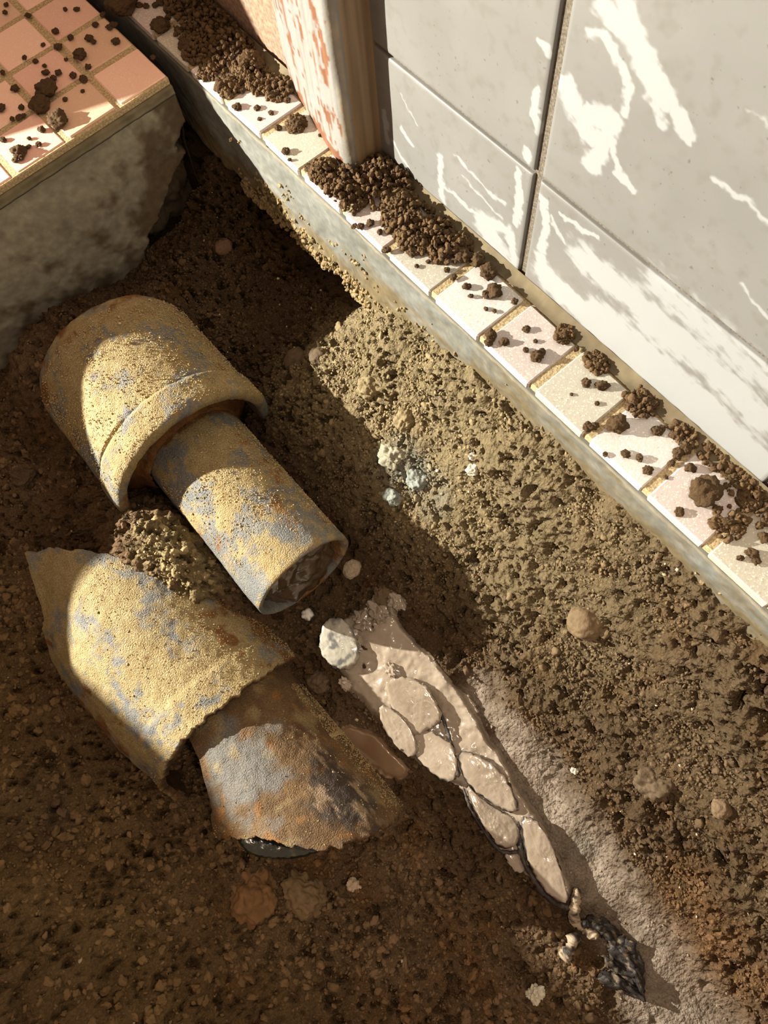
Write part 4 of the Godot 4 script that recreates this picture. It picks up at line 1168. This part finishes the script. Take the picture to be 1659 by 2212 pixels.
	for side in 2:
		var list: Array = [left, right][side]
		var by_tile := {}
		for i in range(0, list.size(), 3):
			var p := at(list[i], list[i + 1], 0.002)
			var key := Vector2i(roundi((p.x + 0.273) / 0.0617), 0) if side else Vector2i(clampi(roundi((EDGE - 0.0285 - p.x) / 0.0617), 0, 11), clampi(roundi((p.z + 0.2165) / 0.0617), 0, 11))
			if not by_tile.has(key): by_tile[key] = []
			by_tile[key].append([p.z if side else -p.x, p, list[i + 2]])
		for key in by_tile:
			var mine: Array = by_tile[key]
			mine.sort_custom(func(a, b): return a[0] < b[0])
			for i in mine.size():
				var p: Vector3 = mine[i][1]
				var r: float = mine[i][2] * 0.00056
				var o := obj("soil_crumb", forms[(k * 5) % 8], M.clod, self, Vector3(p.x, r * 0.4, p.z))
				o.scale = Vector3(rng.randf_range(0.8, 1.3), rng.randf_range(0.6, 0.9), rng.randf_range(0.8, 1.2)) * r
				o.rotation.y = rng.randf() * TAU
				var label := ""
				if side:
					var t: int = key.x + 3
					var tile := "on the %s ledge tile past the post" % ("first" if t <= 1 else nth[t - 1]) if t > 0 else "on the %s ledge tile before the post" % ("first" if t == 0 else nth[-t])
					label = "brown soil crumb %s %s %s" % [nth[i], "to the wall" if i == 0 else "from the wall", tile]
				else:
					label = "brown soil crumb, %s%s trench on pink floor tile in row %s, column %s" % [nth[i], " the" if i == 0 else " from the", ["one", "two", "three", "four", "five", "six", "seven", "eight", "nine", "ten", "eleven", "twelve"][clampi(key.x, 0, 11)], ["one", "two", "three", "four", "five", "six", "seven", "eight", "nine", "ten", "eleven", "twelve"][clampi(key.y, 0, 11)]]
				tag(o, label, "soil crumb", ["crumbs on the pink floor tiles", "crumbs on the pale ledge tiles"][side])
				k += 1
	# heaps of loose crumbs on the ledge: mounds of small clods
	var small := []
	for q in 3: small.append(clod_mesh(40 + q, 2, 1.0))
	for h in [
		["loose heap of soil crumbs around the foot of the white post", 1196, [760, 400, 0.030, 0.016, 835, 400, 0.030, 0.020, 745, 425, 0.022, 0.012, 860, 435, 0.016, 0.008, 700, 372, 0.014, 0.010, 815, 372, 0.020, 0.016]],
		["crumbly heap of soil against the wall foot past the post", 965, [880, 470, 0.024, 0.013, 900, 510, 0.020, 0.010, 940, 510, 0.020, 0.012, 965, 535, 0.018, 0.010, 870, 445, 0.016, 0.010, 990, 530, 0.012, 0.008]],
		["large heap of dark soil crumbs by the saw cut, uppermost on the ledge", 2070, [430, 30, 0.040, 0.016, 470, 70, 0.038, 0.018, 500, 110, 0.030, 0.018, 440, 100, 0.025, 0.010, 520, 40, 0.030, 0.012, 540, 150, 0.018, 0.014, 490, 10, 0.030, 0.014, 400, 5, 0.022, 0.010]],
		["thin spread of crumbs on the ledge edge left of the post", 459, [460, 155, 0.014, 0.004, 495, 190, 0.014, 0.004, 565, 180, 0.016, 0.006, 600, 195, 0.016, 0.005, 640, 270, 0.010, 0.006]],
		["crumbs of soil gathered along the lower wall foot", 598, [1385, 870, 0.014, 0.004, 1480, 940, 0.012, 0.004, 1550, 985, 0.014, 0.004, 1610, 1040, 0.018, 0.005, 1640, 1090, 0.018, 0.005, 1570, 1130, 0.014, 0.003, 1290, 785, 0.010, 0.003, 1220, 725, 0.008, 0.003]]]:
		var places := []
		var spots: Array = h[2]
		for i in int(h[1]):
			var s := (rng.randi() % (spots.size() / 4)) * 4
			var p := at(spots[s], spots[s + 1], 0.0)
			var a := rng.randf() * TAU
			var u := sqrt(rng.randf())
			var r: float = spots[s + 2] * u
			var y: float = spots[s + 3] * (1.0 - u * u) * rng.randf_range(0.2, 1.0)
			var size := rng.randf_range(0.0014, 0.0036)
			var q := Vector3(p.x + cos(a) * r, y + size * 0.4, p.z + sin(a) * r)
			q.z = clampf(q.z, WALL + 0.003, 0.5)
			if q.z > LEDGE - 0.002 and q.z < -0.244: continue
			var c := Color(0.135, 0.086, 0.046).lerp(Color(0.08, 0.048, 0.024), rng.randf())
			places.append([turned(size, q), c])
		var root := thing("soil_heap", h[0], "soil heap", Vector3.ZERO, "", "stuff")
		scatter("crumbs", small, M.crumb, places, root)

func shade_heap() -> void:
	# an added heap of soil, out of view, that shades the trench bottom
	var v := PackedVector3Array(); var c := PackedColorArray()
	for j in 90:
		for i in 90:
			var u := i / 44.5 - 1.0; var w := j / 44.5 - 1.0
			var q := Vector3(-0.83 + u * 0.20, 0.0, 0.765 + w * 0.30)
			var f := maxf(0.0, 1.0 - sqrt(u * u + w * w))
			var e := lump(q, 28.0) * 0.014 + lump2(q, 75.0) * 0.008
			q.y = 0.22 * smoothstep(0.0, 0.70, f) + e * smoothstep(0.0, 0.15, f) - (0.004 if f <= 0.0 else 0.0)
			v.append(q)
			c.append(Color(0.17, 0.105, 0.055).lerp(Color(0.11, 0.065, 0.03), lump2(q, 75.0)))
	tag(obj("soil_heap", grid_up(90, 90, v, c), M.soil), "added unseen heap of soil that shades the lower left of the trench", "soil heap")

func shade_board() -> void:
	# an added plank, out of view, shaped to cut the torch beam off the far tiles
	var e := []
	for p in [at(0, 287), at(430, 150)]:
		var s: float = (torch_at.z - 0.09) / (torch_at.z - p.z)
		e.append(torch_at.lerp(p, s))
	var d: Vector3 = (e[1] - e[0]) / (e[1].y - e[0].y)
	var foot: Vector3 = e[0] - d * e[0].y
	var ring := [foot, foot + d * 0.46, foot + d * 0.46 + Vector3(-0.22, 0.02, 0), foot + Vector3(-0.34, 0, 0)]
	var st := SurfaceTool.new()
	st.begin(Mesh.PRIMITIVE_TRIANGLES)
	st.set_smooth_group(-1)
	var t := Vector3(0, 0, 0.016)
	var quads := [[ring[0] + t, ring[1] + t, ring[2] + t, ring[3] + t], [ring[3], ring[2], ring[1], ring[0]]]
	for k in 4: quads.append([ring[k], ring[(k + 1) % 4], ring[(k + 1) % 4] + t, ring[k] + t])
	for q in quads:
		for k in [0, 1, 2, 0, 2, 3]:
			st.add_vertex(q[k])
	st.generate_normals()
	tag(obj("shade_board", st.commit(), M.shade_board), "added unseen plank that shades the far pink floor tiles from the torch", "shade_board")

func crumbs() -> void:
	# loose grains over the dug soil: far too many to count
	var places := []
	var n := 80000
	for i in n:
		var x := rng.randf_range(-0.68, 0.46)
		var z := rng.randf_range(-0.262, 0.45)
		if rng.randf() < 0.35: z = rng.randf_range(-0.262, -0.10)
		var y := soil(x, z)
		var p := Vector3(x, y, z)
		var skip := false
		for q in stains:
			if q[2] == silt0 and (p - q[0]).length() < q[1] * 0.9 and rng.randf() < 0.8: skip = true
		if skip or (z > 0.2 and rng.randf() < 0.5): continue
		if nz(p, 13.0) < rng.randf_range(-0.9, 0.35): continue
		var s := 0.0006 + 0.0013 * pow(rng.randf(), 2.0)
		if rng.randf() < 0.03: s *= rng.randf_range(1.5, 2.6)
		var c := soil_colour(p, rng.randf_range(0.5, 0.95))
		if rng.randf() < 0.006: c = Color(0.5, 0.42, 0.3)
		places.append([turned(s, p + Vector3(0, s * 0.1, 0)), c])
	var small := []
	for q in 3: small.append(clod_mesh(50 + q, 2 if q == 0 else 1, 1.5))
	var root := thing("loose_soil", "loose crumbs and grains of brown soil over the trench floor and slope", "soil", Vector3.ZERO, "", "stuff")
	scatter("grains", small, M.crumb, places, root)
	# coarser crumbs on the trench bottom and the near bank
	places = []
	for i in 9000:
		var x := rng.randf_range(-0.60, 0.40)
		var z := rng.randf_range(-0.02, 0.42)
		var p := Vector3(x, soil(x, z), z)
		if nz(p, 10.0) + 0.5 * nz(p, 34.0) < rng.randf_range(-0.35, 0.45) or (p - stains[3][0]).length() < 0.05: continue
		var wet := false
		for q in stains:
			if q[2] == silt0 and (p - q[0]).length() < q[1]: wet = true
		if wet or (x > -0.22 and x < 0.12 and z < 0.055): continue
		var s := 0.0020 + 0.0042 * pow(rng.randf(), 2.5)
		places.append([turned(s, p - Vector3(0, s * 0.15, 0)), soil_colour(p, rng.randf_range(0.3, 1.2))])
	var coarse_forms := []
	for q in 3: coarse_forms.append(clod_mesh(90 + q, 2, 1.2))
	scatter("crumbs", coarse_forms, M.crumb, places, root)
	# damp soil that clings to the cut face of the ledge slab
	places = []
	for i in 7000:
		var x := rng.randf_range(-0.62, 0.35)
		var f := pow(rng.randf(), 0.45)
		if x > -0.40 and rng.randf() < 0.3: continue
		var y := lerpf(-0.015, -0.122, f)
		var z := LEDGE + 0.0006 + (0.004 * clampf((f - 0.5) * 2.0, 0, 1) if rng.randf() < 0.7 else 0.0)
		var p := Vector3(x, y, z)
		if nz(Vector3(x * 0.4, y * 1.5, 0), 30.0) + 0.9 * (f - 0.75) < rng.randf_range(-0.25, 0.35): continue
		var s := rng.randf_range(0.0006, 0.0016) * (1.0 + f)
		places.append([turned(s, p), Color(0.31, 0.24, 0.13).lerp(Color(0.22, 0.155, 0.08), rng.randf())])
	root = thing("clinging_soil", "crust of soil clinging to the cut face of the ledge slab", "soil", Vector3.ZERO, "", "stuff")
	scatter("grains", small, M.crumb, places, root)
